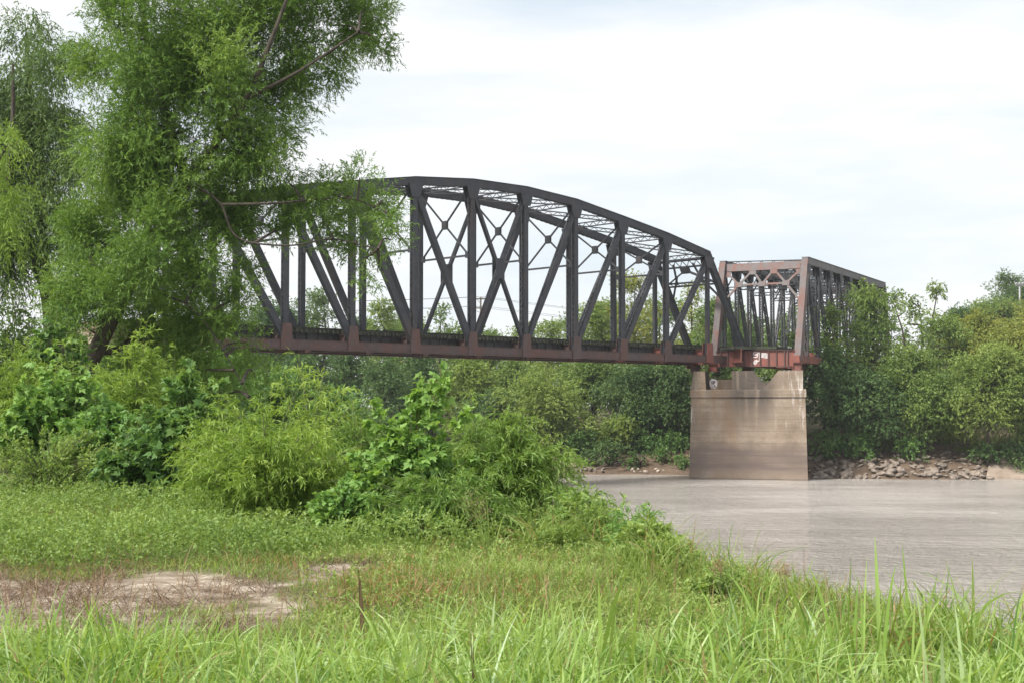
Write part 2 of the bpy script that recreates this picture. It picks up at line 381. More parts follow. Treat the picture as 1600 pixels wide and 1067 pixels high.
# top laterals, sway frames, portals
for n in range(1, NP):
    m = MB(); lattice(m, node(n, -.3, dz=-.35), node(n, -W1 + .3, dz=-.35), .42); m.build('top_strut', BS, B1)
    if n < NP - 1:
        for ya, yb in ((0, -W1), (-W1, 0)):
            m = MB(); lattice(m, node(n, ya + (.3 if ya else -.3), dz=-.35), node(n + 1, yb + (.3 if yb else -.3), dz=-.35), .34, pitch=.45); m.build('lateral_brace', BS, B1)
    if 1 < n < NP - 1:
        m = MB(); zs = 8.7; h = HT[n] - .8; x = n * PN
        m.beam([x, -.3, zs], [x, -W1 + .3, zs], .16, .16)
        m.beam([x, -.3, h], [x, -W1 + .3, zs], .13, .13); m.beam([x, -.3, zs], [x, -W1 + .3, h], .13, .13)
        m.poly([[x, -W1 / 2 - .34, (zs + h) / 2 - .38], [x, -W1 / 2 + .34, (zs + h) / 2 - .38], [x, -W1 / 2 + .34, (zs + h) / 2 + .38], [x, -W1 / 2 - .34, (zs + h) / 2 + .38]], (1, 0, 0), .22)
        for ye in (-.45, -W1 + .45): m.poly([[x, ye - .25, zs - .2], [x, ye + .25, zs - .2], [x, ye + .25, zs + .3], [x, ye - .25, zs + .3]], (1, 0, 0), .2)
        m.build('sway_frame', BS, B1)
for e in (0, NP):
    s = 1 if e == 0 else -1; m = MB()
    def pp(f, y): return np.array([e * PN + s * PN * f, y, .3 + (HT[1] - .66) * f])
    up = unit(np.array([s * PN, 0, HT[1]]))
    lattice(m, pp(.94, -.3), pp(.94, -W1 + .3), .75, up, .45, .14, .06, .06)
    lattice(m, pp(.75, -.3), pp(.75, -W1 + .3), .36, up, .45, .13)
    mid = pp(.88, -W1 / 2)
    m.beam(mid - [0, .55, 0] , mid + [0, .55, 0], .3, .7, up)
    for ye in (-.3, -W1 + .3):
        m.beam(mid, pp(.75, ye), .22, .16, up); m.beam(pp(.82, -W1 / 2 + (ye + W1 / 2) * .45), pp(.60, ye), .2, .14, up)
        m.beam(pp(.94, -W1 / 2 + (ye + W1 / 2) * .4), pp(.75, -W1 / 2 + (ye + W1 / 2) * .55), .18, .14, up)
    m.build('portal_frame', BS, B1)
# floor
for n in range(0, NP + 1):
    m = MB(); x = n * PN
    m.box(x - .03, x + .03, -W1 + .3, -.3, .12, 1.3); m.box(x - .2, x + .2, -W1 + .3, -.3, .08, .115); m.box(x - .2, x + .2, -W1 + .3, -.3, 1.3, 1.335)
    for yy in (-.42, -W1 + .42): m.box(x - .18, x + .18, yy - .1, yy + .1, .12, 1.3)
    m.build('floor_beam', M['red_girder'] if n < 3 else RC, B1)
for ys in (-1.75, -W1 + 1.75):
    m = MB(); m.box(-.4, NP * PN + .4, ys - .02, ys + .02, .38, 1.34); m.box(-.4, NP * PN + .4, ys - .17, ys + .17, 1.34, 1.37); m.box(-.4, NP * PN + .4, ys - .17, ys + .17, .35, .38)
    for x in np.arange(0, NP * PN, PN / 6): m.box(x - .03, x + .03, ys - .13, ys + .13, .38, 1.34)
    m.build('stringer', M['dark_web'], B1)
m = MB(); yc = -W1 / 2
for x in np.arange(-.4, NP * PN + .4, .44):
    j = rng.normal(0, .05, 2); m.box(x - .13, x + .13, yc - 2.25 + j[0], yc + 2.25 + j[1], 1.375 + rng.uniform(0, .012), 1.66 + rng.uniform(0, .02))
m.build('tie_deck', M['tie'], B1)
for ye in (-1.95, 1.95):
    m = MB(); 
    for x in np.arange(-.4, NP * PN, 3.0): m.box(x, x + 2.97, yc + ye - .12, yc + ye + .12, 1.69, 1.84 + rng.uniform(0, .03))
    m.build('guard_timber', M['tie'], B1)
for ye in (-.72, .72):
    m = MB(); m.box(-.4, NP * PN + .4, yc + ye - .035, yc + ye + .035, 1.69, 1.86); m.build('rail', M['dark_web'], B1)
m = MB()
for n in range(NP):
    m.beam([n * PN, -.3, .2], [(n + 1) * PN, -W1 + .3, .2], .12, .1); m.beam([n * PN, -W1 + .3, .32], [(n + 1) * PN, -.3, .32], .12, .1)
m.build('bottom_lateral_bracing', M['dark_web'], B1)

def bearing(name, x, y, z0, z1, parent, mt, w=.5):
    m = MB(); m.box(x - w, x + w, y - .5, y + .5, z0, z0 + .1)
    m.box(x - w * .8, x + w * .8, y - .45, y + .45, z1 - .1, z1)
    for k in np.linspace(-.8, .8, 5): m.poly([[x + k * w - .05, y + .4, z0 + .1], [x + k * w + .05, y + .4, z0 + .1], [x + k * w * .8 + .05, y + .4, z1 - .1], [x + k * w * .8 - .05, y + .4, z1 - .1]], UY, .06)
    m.box(x - w * .55, x + w * .55, y - .35, y + .35, z0 + .1, z1 - .1)
    return m.build(name, mt, parent)
ZB = -.85                                   # bearing seat below chord bottom
bearing('bearing_shoe', 0, 0, ZB, -.02, B1, M['red_girder'], .65); bearing('bearing_shoe', 0, -W1, ZB, -.02, B1, RC)
for y in (0, -W1): bearing('bearing_shoe', NP * PN, y, ZB, -.02, B1, RC)

# ------------------------------------------------------------------ second span: parallel-chord truss beyond the pier
X2, Y2, T2, L2, H2, A2, W2 = 28.94, 143.83, R(62.45), 40.6, 10.95, 3.17, 8.9
Z2 = Z0 - .05
B2 = empty('truss_bridge_span', (X2, Y2, Z2), T2, 'rusty parallel-chord truss span right of the pier, portal facing left, half hidden by trees', 'bridge')
PR, GC = M['portal_rust'], M['grey_chord']
N2 = 8; p2 = (L2 - 2 * A2) / N2
for y in (0, W2):
    m = MB(); m.beam([A2 - .3, y, H2 - .36], [L2 - A2 + .3, y, H2 - .36], .62, .72); m.beam([A2 - .3, y, H2 + .015], [L2 - A2 + .3, y, H2 + .015], .78, .03)
    m.build('top_chord', GC, B2)
    m = MB(); m.box(-.5, L2 + .5, y - .3, y + .3, .06, .74); m.box(-.5, L2 + .5, y - .38, y + .38, 0, .05); m.build('bottom_chord', M['red_girder'], B2)
    for e in (0, 1):
        m = MB(); a = np.array([0, y, .2]) if not e else np.array([L2, y, .2]); b = np.array([A2, y, H2 - .3]) if not e else np.array([L2 - A2, y, H2 - .3])
        m.beam(a, b, .66, .86, (1, 0, 0)); m.build('end_post', PR, B2)
    for i in range(N2 + 1):
        x = A2 + i * p2; m = MB(); laced(m, [x, y, .7], [x, y, H2 - .6], UY, .44, .32, bar=.06, pitch=.6, single=True); m.build('vertical_post', BS, B2)
        if i < N2:
            a, b = ((x, H2 - .7), (x + p2, .7)) if i < N2 / 2 else ((x + p2, H2 - .7), (x, .7))
            m = MB(); laced(m, [a[0], y, a[1]], [b[0], y, b[1]], UY, .38, .28, bar=.06, pitch=.6, single=True); m.build('diagonal', BS, B2)
    for i in range(N2 + 1):
        m = MB(); x = A2 + i * p2
        for q in (-1, 1): m.poly([[x - .4, y + q * .36, H2 - 1.6], [x + .4, y + q * .36, H2 - 1.6], [x + .6, y + q * .36, H2 - .7], [x - .6, y + q * .36, H2 - .7]], UY, .05)
        m.build('top_gusset', BS, B2)
for i in range(N2 + 1):
    x = A2 + i * p2; m = MB(); lattice(m, [x + .3 * (i == 0), .3, H2 - .5], [x, W2 - .3, H2 - .35], .55, pitch=.6); m.build('top_strut', BS, B2)
    m = MB(); zs = 8.0
    lattice(m, [x, .3, zs], [x, W2 - .3, zs], .3, pitch=.6)
    for k in range(3):
        ya = .3 + (W2 - .6) * k / 3; yb = ya + (W2 - .6) / 3
        m.beam([x, ya, zs], [x, (ya + yb) / 2, H2 - .6], .12, .12); m.beam([x, (ya + yb) / 2, H2 - .6], [x, yb, zs], .12, .12)
    if i % 2 == 0: m.build('sway_frame', BS, B2)
    if i < N2:
        m = MB()
        lattice(m, [x, .3, H2 - .4], [x + p2, W2 - .3, H2 - .4], .3); lattice(m, [x, W2 - .3, H2 - .5], [x + p2, .3, H2 - .5], .3); m.build('lateral_brace', BS, B2)
for e in (0, 1):                              # portals
    m = MB(); s = -1 if e else 1; x0 = L2 if e else 0; up = unit(np.array([s * A2, 0, H2 - .5]))
    def q2(f, y): return np.array([x0 + s * A2 * f, y, .2 + (H2 - .5) * f])
    m.beam(q2(.955, .33), q2(.955, W2 - .33), .22, .85, up)
    m.build('portal_beam', PR, B2)
    m = MB(); lo, hi = .775, .92
    m.beam(q2(lo, 1.9), q2(lo, W2 - 1.9), .14, .2, up)
    for ya, fa, yb, fb in ((.33, hi, 1.9, lo), (1.9, lo, 3.3, hi), (3.3, hi, W2 / 2, lo), (W2 / 2, lo, W2 - 3.3, hi), (W2 - 3.3, hi, W2 - 1.9, lo), (W2 - 1.9, lo, W2 - .33, hi), (1.9, lo, .33, .60), (W2 - 1.9, lo, W2 - .33, .60)):
        m.beam(q2(fa, ya), q2(fb, yb), .13, .22, up)
    for y, f in ((1.9, lo), (W2 / 2, lo), (W2 - 1.9, lo), (3.3, .9), (W2 - 3.3, .9)): m.beam(q2(f - .025, y), q2(f + .025, y), .2, .75, (0, 1, 0))
    for y in (.5, W2 - .5): m.poly([q2(.86, y - .35), q2(.86, y + .35), q2(.93, y + .5), q2(.93, y - .5)], np.cross(up, (0, 1, 0)), .1)
    m.build('portal_bracing', PR, B2)
for i in range(N2 + 3):
    x = min(max(A2 + (i - 1) * p2, 0), L2); m = MB(); m.box(x - .2, x + .2, .3, W2 - .3, .1, 1.25); m.build('floor_beam', M['red_girder'], B2)
m = MB(); m.box(-.3, L2 + .3, W2 / 2 - 2.3, W2 / 2 + 2.3, 1.4, 1.68); m.build('tie_deck', M['tie'], B2)
for ys in (W2 / 2 - 1.4, W2 / 2 + 1.4):
    m = MB(); m.box(-.3, L2 + .3, ys - .03, ys + .03, .3, 1.39); m.build('stringer', M['dark_web'], B2)
for x in (0, L2):
    for y in (0, W2): bearing('bearing_shoe', x, y, -.8, -.02, B2, M['red_girder'], .5)

# end floor beam of the second span, with its stiffeners and graffiti
m = MB(); m.box(-.24, -.20, .32, W2 - .32, -.30, 1.28); m.build('end_floor_beam', M['red_girder'], B2)
m = MB(); m.box(-.42, -.02, .32, W2 - .32, 1.283, 1.33); m.box(-.42, -.02, .32, W2 - .32, -.36, -.303); m.build('beam_flange', RC, B2)
for y in (.95, 1.3, 2.15, 3.0, 3.85, 4.7, 5.55, 6.4, 7.3, 8.1):
    m = MB(); m.box(-.38, -.243, y - .05, y + .05, -.30, 1.28); m.build('stiffener', RC, B2)
def stroke(m, pts, h0, z0, s, w, y, axis='x', flip=1):
    """painted line on a wall: h runs along the wall, y is its depth"""
    q = lambda p_: [h0 + p_[0] * s, y, z0 + p_[1] * s] if axis == 'x' else [y, h0 - p_[0] * s, z0 + p_[1] * s]
    for a, b in zip(pts[:-1], pts[1:]):
        m.beam(q(a), q(b), .006, w)
S_ = [(1, 1), (.3, 1), (0, .8), (.2, .55), (.8, .5), (1, .25), (.7, 0), (0, .05)]
T_ = [(.2, .6), (.7, 1.1), (.7, -.6), (.3, -.8), (.1, -.4)]
K_ = [(0, 0), (0, 1), (.6, 1), (.6, .5), (0, .5), (.7, 0)]
O_ = [(.1, .1), (0, .6), (.3, 1), (.7, .9), (.8, .4), (.5, 0), (.1, .1), (.6, .7)]
m = MB()
for pts, h0, z0, s_, w_ in ((S_, 4.62, .62, .50, .11), (T_, 4.32, .60, .52, .10), (O_, 4.55, -.1, .4, .1), (K_, 3.72, .55, .48, .11), (O_, 3.42, .52, .44, .13), (S_, 3.62, .6, .4, .12)): stroke(m, pts, h0, z0, s_, w_, -.247, 'y')
m.build('graffiti', M['white_paint'], B2)
# short deck across the pier
c1 = np.array([X0 - math.sin(T1) * W1 / 2 + .4 * math.cos(T1), Y0 + math.cos(T1) * W1 / 2 + .4 * math.sin(T1)]); c2 = np.array([X2 - math.sin(T2) * W2 / 2 - .5 * math.cos(T2), Y2 + math.cos(T2) * W2 / 2 - .5 * math.sin(T2)])
gl = np.linalg.norm(c2 - c1); G1 = empty('plate_girder_span', (*c1, Z0), math.atan2(*(c2 - c1)[::-1]), 'short dark girder deck across the top of the pier between the two trusses', 'girder')
m = MB(); m.box(0, gl, -2.2, 2.2, 1.36, 1.66); m.build('tie_deck', M['tie'], G1)
for ys in (-1.4, 1.4):
    m = MB(); m.box(0, gl, ys - .03, ys + .03, .1, 1.3); m.box(0, gl, ys - .2, ys + .2, 1.3, 1.355); m.box(0, gl, ys - .2, ys + .2, .04, .1); m.build('girder_web', M['red_girder'], G1)

# ------------------------------------------------------------------ pier
PL = P(1082, 640, 146.0)[:2]; PRt = P(1257, 640, 142.5)[:2]; plen = np.linalg.norm(PRt - PL); ang = math.atan2(PRt[1] - PL[1], PRt[0] - PL[0])
SHEAR = -.13
seat = Z0 + ZB
cm, t, p, o = mat('stained_concrete')
tcn = nd(t, 'ShaderNodeTexCoord'); sx = nd(t, 'ShaderNodeSeparateXYZ'); t.links.new(tcn.outputs['Object'], sx.inputs[0])
nA = noise(t, .45, 7, .6); nS = noise(t, 1.0, 7, .6, sc3=(1.4, 1.4, .12)); nH = noise(t, 1.0, 6, .6, sc3=(.12, .12, 2.2)); nF = noise(t, 6, 6, .65)
nW = noise(t, 1.0, 6, .7, sc3=(2.6, 2.6, .35), loc=(4, 2, 9))
def rng_mask(src, pts): return ramp(t, [(a_, (b_, b_, b_)) for a_, b_ in pts], src)
xn = math_(t, 'DIVIDE', sx.outputs['X'], plen); zn = math_(t, 'DIVIDE', math_(t, 'ADD', sx.outputs['Z'], 11.0), 11.0)
base = ramp(t, [(.3, (.200, .152, .108)), (.5, (.285, .222, .165)), (.7, (.36, .295, .23))], nA)
base = mix(t, math_(t, 'MULTIPLY', rng_mask(nH, [(.45, 0), (.7, .5)]), 1.0), base, (.42, .355, .29))
oran = math_(t, 'MULTIPLY', rng_mask(nS, [(.45, 0), (.68, .85)]), rng_mask(xn, [(.05, .7), (.33, .8), (.45, .1)]))
base = mix(t, oran, base, (.25, .135, .06))
dk = math_(t, 'MULTIPLY', rng_mask(nS, [(.30, 0.15), (.50, 1)]), math_(t, 'MULTIPLY', rng_mask(xn, [(.22, 0), (.4, 1), (.66, 1), (.78, .12)]), rng_mask(zn, [(.40, 0), (.74, 1)])))
base = mix(t, dk, base, (.070, .058, .050))
band = math_(t, 'MULTIPLY', rng_mask(math_(t, 'ADD', zn, math_(t, 'MULTIPLY', nA, .12)), [(.10, .35), (.18, .95), (.33, .9), (.42, .0)]), rng_mask(nH, [(.3, .35), (.6, 1)]))
base = mix(t, band, base, (.130, .098, .092))
wt = math_(t, 'MULTIPLY', rng_mask(nW, [(.54, 0), (.64, .85)]), math_(t, 'MULTIPLY', rng_mask(xn, [(.0, 1), (.05, .25), (.12, .0), (.72, 0), (.88, 1)]), rng_mask(zn, [(.42, 0), (.55, 1)])))
base = mix(t, wt, base, (.62, .58, .54))
fz = math_(t, 'FRACT', math_(t, 'MULTIPLY', math_(t, 'ADD', sx.outputs['Z'], math_(t, 'MULTIPLY', nA, .05)), .82))
base = mix(t, math_(t, 'MULTIPLY', math_(t, 'LESS_THAN', fz, .045), .45), base, (.10, .08, .066))
wl = rng_mask(math_(t, 'ADD', zn, math_(t, 'MULTIPLY', nA, .02)), [(.012, .8), (.03, .0)])
base = mix(t, wl, base, (.09, .07, .06))
t.links.new(mix(t, rng_mask(nF, [(.35, 0), (.70, .5)]), base, (.16, .125, .10)), p.inputs['Base Color'])
p.inputs['Roughness'].default_value = .92; bump(t, p, mix(t, .5, nF, nH), .25, .05)
M['concrete'] = cm
PIER = empty('bridge_pier', (PL[0], PL[1], seat), ang, 'stained concrete bridge pier standing in the river at the far bank', 'pier')
TH = 10.4; capz = -1.95
m = MB(); zb = ZW - seat - 1.5
def frus(m, z0, z1, g0, g1):
    V = []
    for z, g in ((z0, g0), (z1, g1)): V += [[-g, -g, z], [plen + g, -g, z], [plen + g + SHEAR * TH, TH + g, z], [-g + SHEAR * TH, TH + g, z]]
    m.add(V, BOXF)
frus(m, zb, capz - .72, .36, .10); m.build('shaft', cm, PIER)
m = MB(); frus(m, capz - .72, capz, .22, .22); frus(m, capz, capz + .06, .22, .16); m.build('cap', cm, PIER)
def block(x0, x1, y0, y1, s0=0, s1=0, z1=0):
    m = MB(); z0 = capz + .062
    k0, k1 = SHEAR * y0, SHEAR * y1
    m.add([[x0 - s0 + k0, y0, z0], [x1 + s1 + k0, y0, z0], [x1 + s1 + k1, y1, z0], [x0 - s0 + k1, y1, z0], [x0 + k0, y0, z1], [x1 + k0, y0, z1], [x1 + k1, y1, z1], [x0 + k1, y1, z1]], BOXF)
    m.build('pedestal', cm, PIER)
b1l = np.array([math.cos(ang), math.sin(ang)]); b1n = np.array([-math.sin(ang), math.cos(ang)])
def plocal(x, y): d = np.array([x, y]) - PL; return float(d @ b1l), float(d @ b1n)
fa = plocal(X0 + math.sin(T1) * -W1, Y0 + math.cos(T1) * W1); na = plocal(X0, Y0); fb_ = plocal(X2, Y2)
print('pier local', plen, fa, na, fb_)
block(.12, 1.28, .25, TH - .1, .3, .1)
block(4.05, 6.25, .1, na[1] + .9, .02, 1.5)
block(8.75, plen - .12, .06, fb_[1] + 6.5, 1.5, 0.0)
m = MB(); m.box(1.6, 4.0, 1.3, 2.2, capz + .063, -.85); m.build('curb_wall', cm, PIER)
m = MB(); m.box(5.6, 8.4, 1.0, 3.2, capz + .063, -1.1); m.build('saddle', cm, PIER)
m = MB(); gxp = 1.95; th = np.linspace(0, 2 * np.pi, 13)[:-1]
cx, cz = gxp, -1.28
ring = np.array([[cx + .42 * math.cos(a) * (1 + .1 * math.sin(3 * a)), .885 + .40, cz + .55 * math.sin(a) * (1 + .08 * math.cos(2 * a))] for a in th])
V = np.vstack([ring, ring + [0, .008, 0], [[cx, 1.285, cz]]])
m.add(V, [[i, (i + 1) % 12, (i + 1) % 12 + 12, i + 12] for i in range(12)] + [[2 * i, 24, (2 * i + 2) % 12, 2 * i + 1] for i in range(6)])
gr = m.build('graffiti', M['white_paint'], PIER)
m = MB()
for pts, x_, z_ in ((S_, cx - .25, cz + .02), (O_, cx - .02, cz + .06), (T_, cx - .12, cz - .22), (K_, cx + .05, cz - .38)): stroke(m, pts, x_, z_, .26, .06, 1.279)
m.build('graffiti_lines', M['dark_paint'], gr)

# near abutment under the left end of the first span (behind the willow)
ab = np.array([X0, Y0]) - np.array([math.cos(T1), math.sin(T1)]) * NP * PN
AB = empty('bridge_abutment', (ab[0], ab[1], seat), T1 + math.pi, 'concrete abutment under the left end of the truss behind the willow', 'abutment')
m = MB(); m.box(-1.2, 2.5, -W1 - 1.2, 1.2, -7, 0); m.build('bearing_wall', cm, AB); m = MB(); m.box(1.0, 2.5, -W1 - 1.2, 1.2, .003, 2.4); m.build('back_wall', cm, AB)

# ------------------------------------------------------------------ foliage machinery
def leaf_quads(C, D, L, Wd, droop=.15, lobed=False, rg=None):
    """one diamond per leaf (three for a lobed leaf)"""
    rg = rg or rng; n = len(C); N = unit(rg.normal(0, 1, (n, 3)) * .6 + [0, 0, .8])
    S = unit(np.cross(D, N)); L = np.broadcast_to(L, (n,))[:, None]; Wd = np.broadcast_to(Wd, (n,))[:, None]
    dn = np.array([0, 0, -1.])
    def dia(D_, L_, W_, S_):
        return np.stack([C, C + D_ * L_ * .42 + S_ * W_ / 2, C + D_ * L_ + dn * L_ * droop, C + D_ * L_ * .42 - S_ * W_ / 2], 1)
    if not lobed:
        V = dia(D, L, Wd, S).reshape(-1, 3); return V, np.arange(4 * n).reshape(-1, 4), 1
    c, s = math.cos(.95), math.sin(.95)
    A = [dia(D, L, Wd * .62, S)]
    for q in (-1, 1):
        D2 = D * c + S * s * q; S2 = S * c - D * s * q; A.append(dia(D2, L * .72, Wd * .5, S2))
    V = np.stack(A, 1).reshape(-1, 3); return V, np.arange(12 * n).reshape(-1, 4), 3
class Foliage:
    def __init__(s): s.V = []; s.F = []; s.T = []; s.n = 0
    def leaves(s, C, D, L, Wd, tone, droop=.15, lobed=False):
        V, Fq, k = leaf_quads(C, D, L, Wd, droop, lobed)
        s.V.append(V); s.F.append(Fq + s.n); s.n += len(V); s.T.append(np.repeat(np.clip(tone, 0, 1), k))
    def strands(s, base, dirs, slen, per, L, Wd, tone, hang=.5, spread=.8, droop=.15, lobed=False, up=0.0):
        """leaves set along short shoots that bend down"""
        n = len(base); tt = (np.arange(per) + .5) / per; slen = np.broadcast_to(slen, (n,))
        d = unit(dirs); s_ = tt[None, :, None] * slen[:, None, None]
        pos = base[:, None] + d[:, None] * s_ + np.array([0, 0, -1.]) * (hang * tt[None, :, None] ** 2 * slen[:, None, None])
        tang = unit(d[:, None] + np.array([0, 0, -1.]) * (2 * hang * tt[None, :, None]))
        D = unit(tang * .75 + rng.normal(0, spread * .6, (n, per, 3)) + [0, 0, up])
        T = np.repeat(tone[:, None], per, 1) + rng.normal(0, .10, (n, per)) + .12 * (tt[None] - .5)
        k = n * per; sz = rng.uniform(.7, 1.25, k)
        s.leaves(pos.reshape(-1, 3), D.reshape(-1, 3), L * sz, Wd * sz, T.ravel(), droop, lobed)
    def blob(s, c, r, count, per, slen, L, Wd, sub=9, tone=.45, flat=.85, **kw):
        """a foliage mass made of sub-clumps of shoots with gaps between them"""
        k = max(1, count // per); u = unit(rng.normal(0, 1, (sub, 3)) * [1, 1, flat]) * rng.uniform(.35, .95, (sub, 1))
        st = tone + rng.normal(0, .13, sub); i = rng.integers(0, sub, k)
        off = u[i] + rng.normal(0, .26, (k, 3)); base = c + off * np.asarray(r)
        dirs = unit(off + rng.normal(0, .5, (k, 3)) + [0, 0, .25])
        s.strands(base, dirs, slen * rng.uniform(.6, 1.3, k), per, L, Wd, st[i] + rng.normal(0, .06, k), **kw)
    def build(s, name, mt, parent, off=None):
        V = np.vstack(s.V)
        if off is not None: V = V - off
        return quads_obj(name, V, np.vstack(s.F), mt, parent, tone=np.concatenate(s.T))
def limb(m, pts, r0, r1, k=7, n=8):
    c = curve(pts, n); m.tube(c, np.linspace(r0, r1, len(c)), k); return c
def add_twigs(m, sk, targets, r0=.05):
    sk = np.vstack(sk)
    for tg in targets:
        d = sk - tg; cost = np.linalg.norm(d, axis=1) + np.maximum(0, d[:, 2]) * 1.5; a = sk[np.argmin(cost)]
        mid = (a + tg) / 2 + rng.normal(0, .08, 3) * np.linalg.norm(tg - a) + [0, 0, .06 * np.linalg.norm(tg - a)]
        limb(m, [a, mid, tg], r0, r0 * .3, 5, 4)

# ------------------------------------------------------------------ big willow on the near bank
def willow(name, label, Yd, blobs, limbs, leafm, L, Wd, slen, dens, hang, barkm='bark', per=12, sub=9, zj=1.0, trunk_r=.3, fwd=0.0):
    base = np.array(P(*limbs[0][0], Yd)); base[2] = float(height(base[0], base[1]))
    root = empty(name, base, 0, label, 'tree')
    m = MB(); sk = []
    for li in limbs:
        pts = [P(q[0], q[1], Yd + (q[2] if len(q) > 2 else 0) + fwd) for q in li[:-1]]
        if li is limbs[0]: pts[0] = base - [0, 0, .3]
        r0, r1 = li[-1]; sk.append(limb(m, np.array(pts) - base, r0, r1, 9))
    fo = Foliage(); tg = []
    for b in blobs:
        px, py, rp = b[:3]; dy = (b[3] if len(b) > 3 else rng.uniform(-1, 1) * zj * (1.6 if rp > 45 else .9)); tn = b[4] if len(b) > 4 else .45
        c = np.array(P(px, py, Yd + dy)) - base; r = rp / F * Yd
        kk = int(dens * math.pi * r * r / (L * Wd * .5))
        if py < -30: kk //= 2
        if px > 335 and py > 525: kk = int(kk * .35)
        elif px > 395 and py > 268: kk = int(kk * (.62 if py < 345 else .42))
        fo.blob(c, r, kk, per, slen, L, Wd, sub=sub, tone=tn, hang=hang); tg.append(c)
    add_twigs(m, sk, tg, .05); m.build('trunk', M[barkm], root); fo.build('crown', M[leafm], root)
    return root
BIG = [(172, 30, 56), (170, 110, 58), (215, 60, 62), (300, 60, 70), (250, 130, 72), (350, 40, 74), (330, 130, 76), (430, 40, 78), (420, 115, 68), (510, 40, 62), (495, 95, 42), (575, 25, 48), (592, 72, 24),
       (440, 178, 46), (390, 205, 62), (300, 200, 74), (220, 200, 74), (165, 220, 48), (145, 290, 46), (195, 290, 66), (270, 285, 68), (350, 275, 66), (405, 245, 36),
       (132, 365, 46), (122, 440, 46), (175, 380, 72), (180, 455, 72), (250, 370, 66), (260, 450, 60), (320, 350, 62), (330, 420, 50), (120, 500, 44), (200, 525, 52), (270, 515, 48), (330, 500, 50),
       (345, 555, 42), (300, 575, 36), (378, 330, 44), (430, 318, 42), (480, 318, 46), (540, 310, 46), (590, 330, 40), (562, 278, 22), (612, 375, 22), (560, 385, 36), (505, 375, 30), (590, 425, 20), (430, 365, 24),
       (520, 345, 34), (372, 465, 30), (385, 535, 30), (400, 590, 34), (350, 620, 30), (570, 440, 16), (615, 340, 20), (450, 285, 26), (500, 290, 24), (380, 420, 22),
       (200, -70, 80), (330, -80, 85), (460, -70, 80), (560, -50, 50), (270, -180, 80), (400, -190, 80)]
LIMBS = [[(70, 720), (105, 640), (150, 548), (190, 468), (235, 390), (265, 330), (290, 280), (.27, .16)],
         [(290, 280), (272, 220), (245, 130, .5), (225, 20, 1), (240, -120, 1), (.15, .05)], [(290, 280), (335, 228, -.4), (385, 155, -.8), (425, 60, -1), (470, -60, -1), (.13, .035)],
         [(335, 228, -.4), (350, 150, .5), (350, 60, 1), (340, -100, 1), (.1, .04)], [(385, 155, -.8), (470, 110, -1), (560, 50, -.4), (.06, .02)],
         [(280, 292, -.3), (312, 296, -.8), (345, 320, -1), (372, 372, -1), (450, 384, -1), (520, 374, -.5), (590, 390, -.5), (.042, .014)], [(345, 320, -1), (430, 318, -1), (540, 310, 0), (600, 330, 0), (.042, .014)],
         [(215, 425, -.6), (250, 458, -1), (295, 478, -1.2), (335, 525, -1.3), (370, 585, -1.3), (400, 640, -1.2), (.035, .01)],
         [(190, 468), (150, 420, .4), (120, 350, .8), (.12, .04)], [(235, 390), (225, 300, 1), (200, 200, 1), (.12, .04)], [(150, 548), (185, 545, .6), (215, 520, 1), (.14, .05)]]
willow('willow_tree', 'large leaning willow with dense green crown spreading over the left end of the bridge', 40.0, BIG, LIMBS, 'willow_leaf', .13, .030, .42, 5.0, .1, fwd=-.4, sub=7)
WEEP = [(40, 55, 36), (30, 120, 48), (75, 110, 40), (20, 200, 50), (80, 190, 46), (55, 260, 55), (95, 270, 36), (20, 330, 46), (70, 340, 46), (105, 340, 30), (10, 390, 40), (100, 200, 30), (-60, 120, 70), (-70, 260, 80), (120, 380, 30), (-60, 380, 70), (60, 180, 40), (45, 390, 22)]
WL = [[(85, 640), (84, 520), (72, 440), (40, 380), (10, 330), (-5, 260), (.42, .2)], [(72, 440), (60, 330, .6), (50, 200, 1), (42, 70, 1), (.25, .06)], [(60, 330, .6), (95, 250, 0), (100, 170, 0), (.12, .04)], [(10, 330), (20, 200, -1), (20, 100, -1), (.16, .04)], [(40, 380), (-20, 420), (-40, 520), (-50, 640), (.2, .3)]]
willow('weeping_willow_tree', 'tall dark weeping willow at the left edge behind the leaning willow', 54.0, WEEP, WL, 'weeping_leaf', .20, .05, 1.0, 5.6, 1.0, sub=8)
WEEP2 = [(-4, 225, 28), (-20, 270, 36), (15, 300, 26), (0, 340, 34), (-60, 230, 50), (-60, 330, 60), (12, 370, 20)]
willow('weeping_willow_tree', 'pale drooping willow boughs cut off by the left edge of the photo', 45.0, WEEP2, [[(-90, 660), (-80, 480), (-60, 330), (-40, 220), (.25, .08)], [(-60, 330), (-20, 280), (10, 230), (.08, .03)]], 'bright_leaf', .17, .035, .9, 3.2, 1.2)

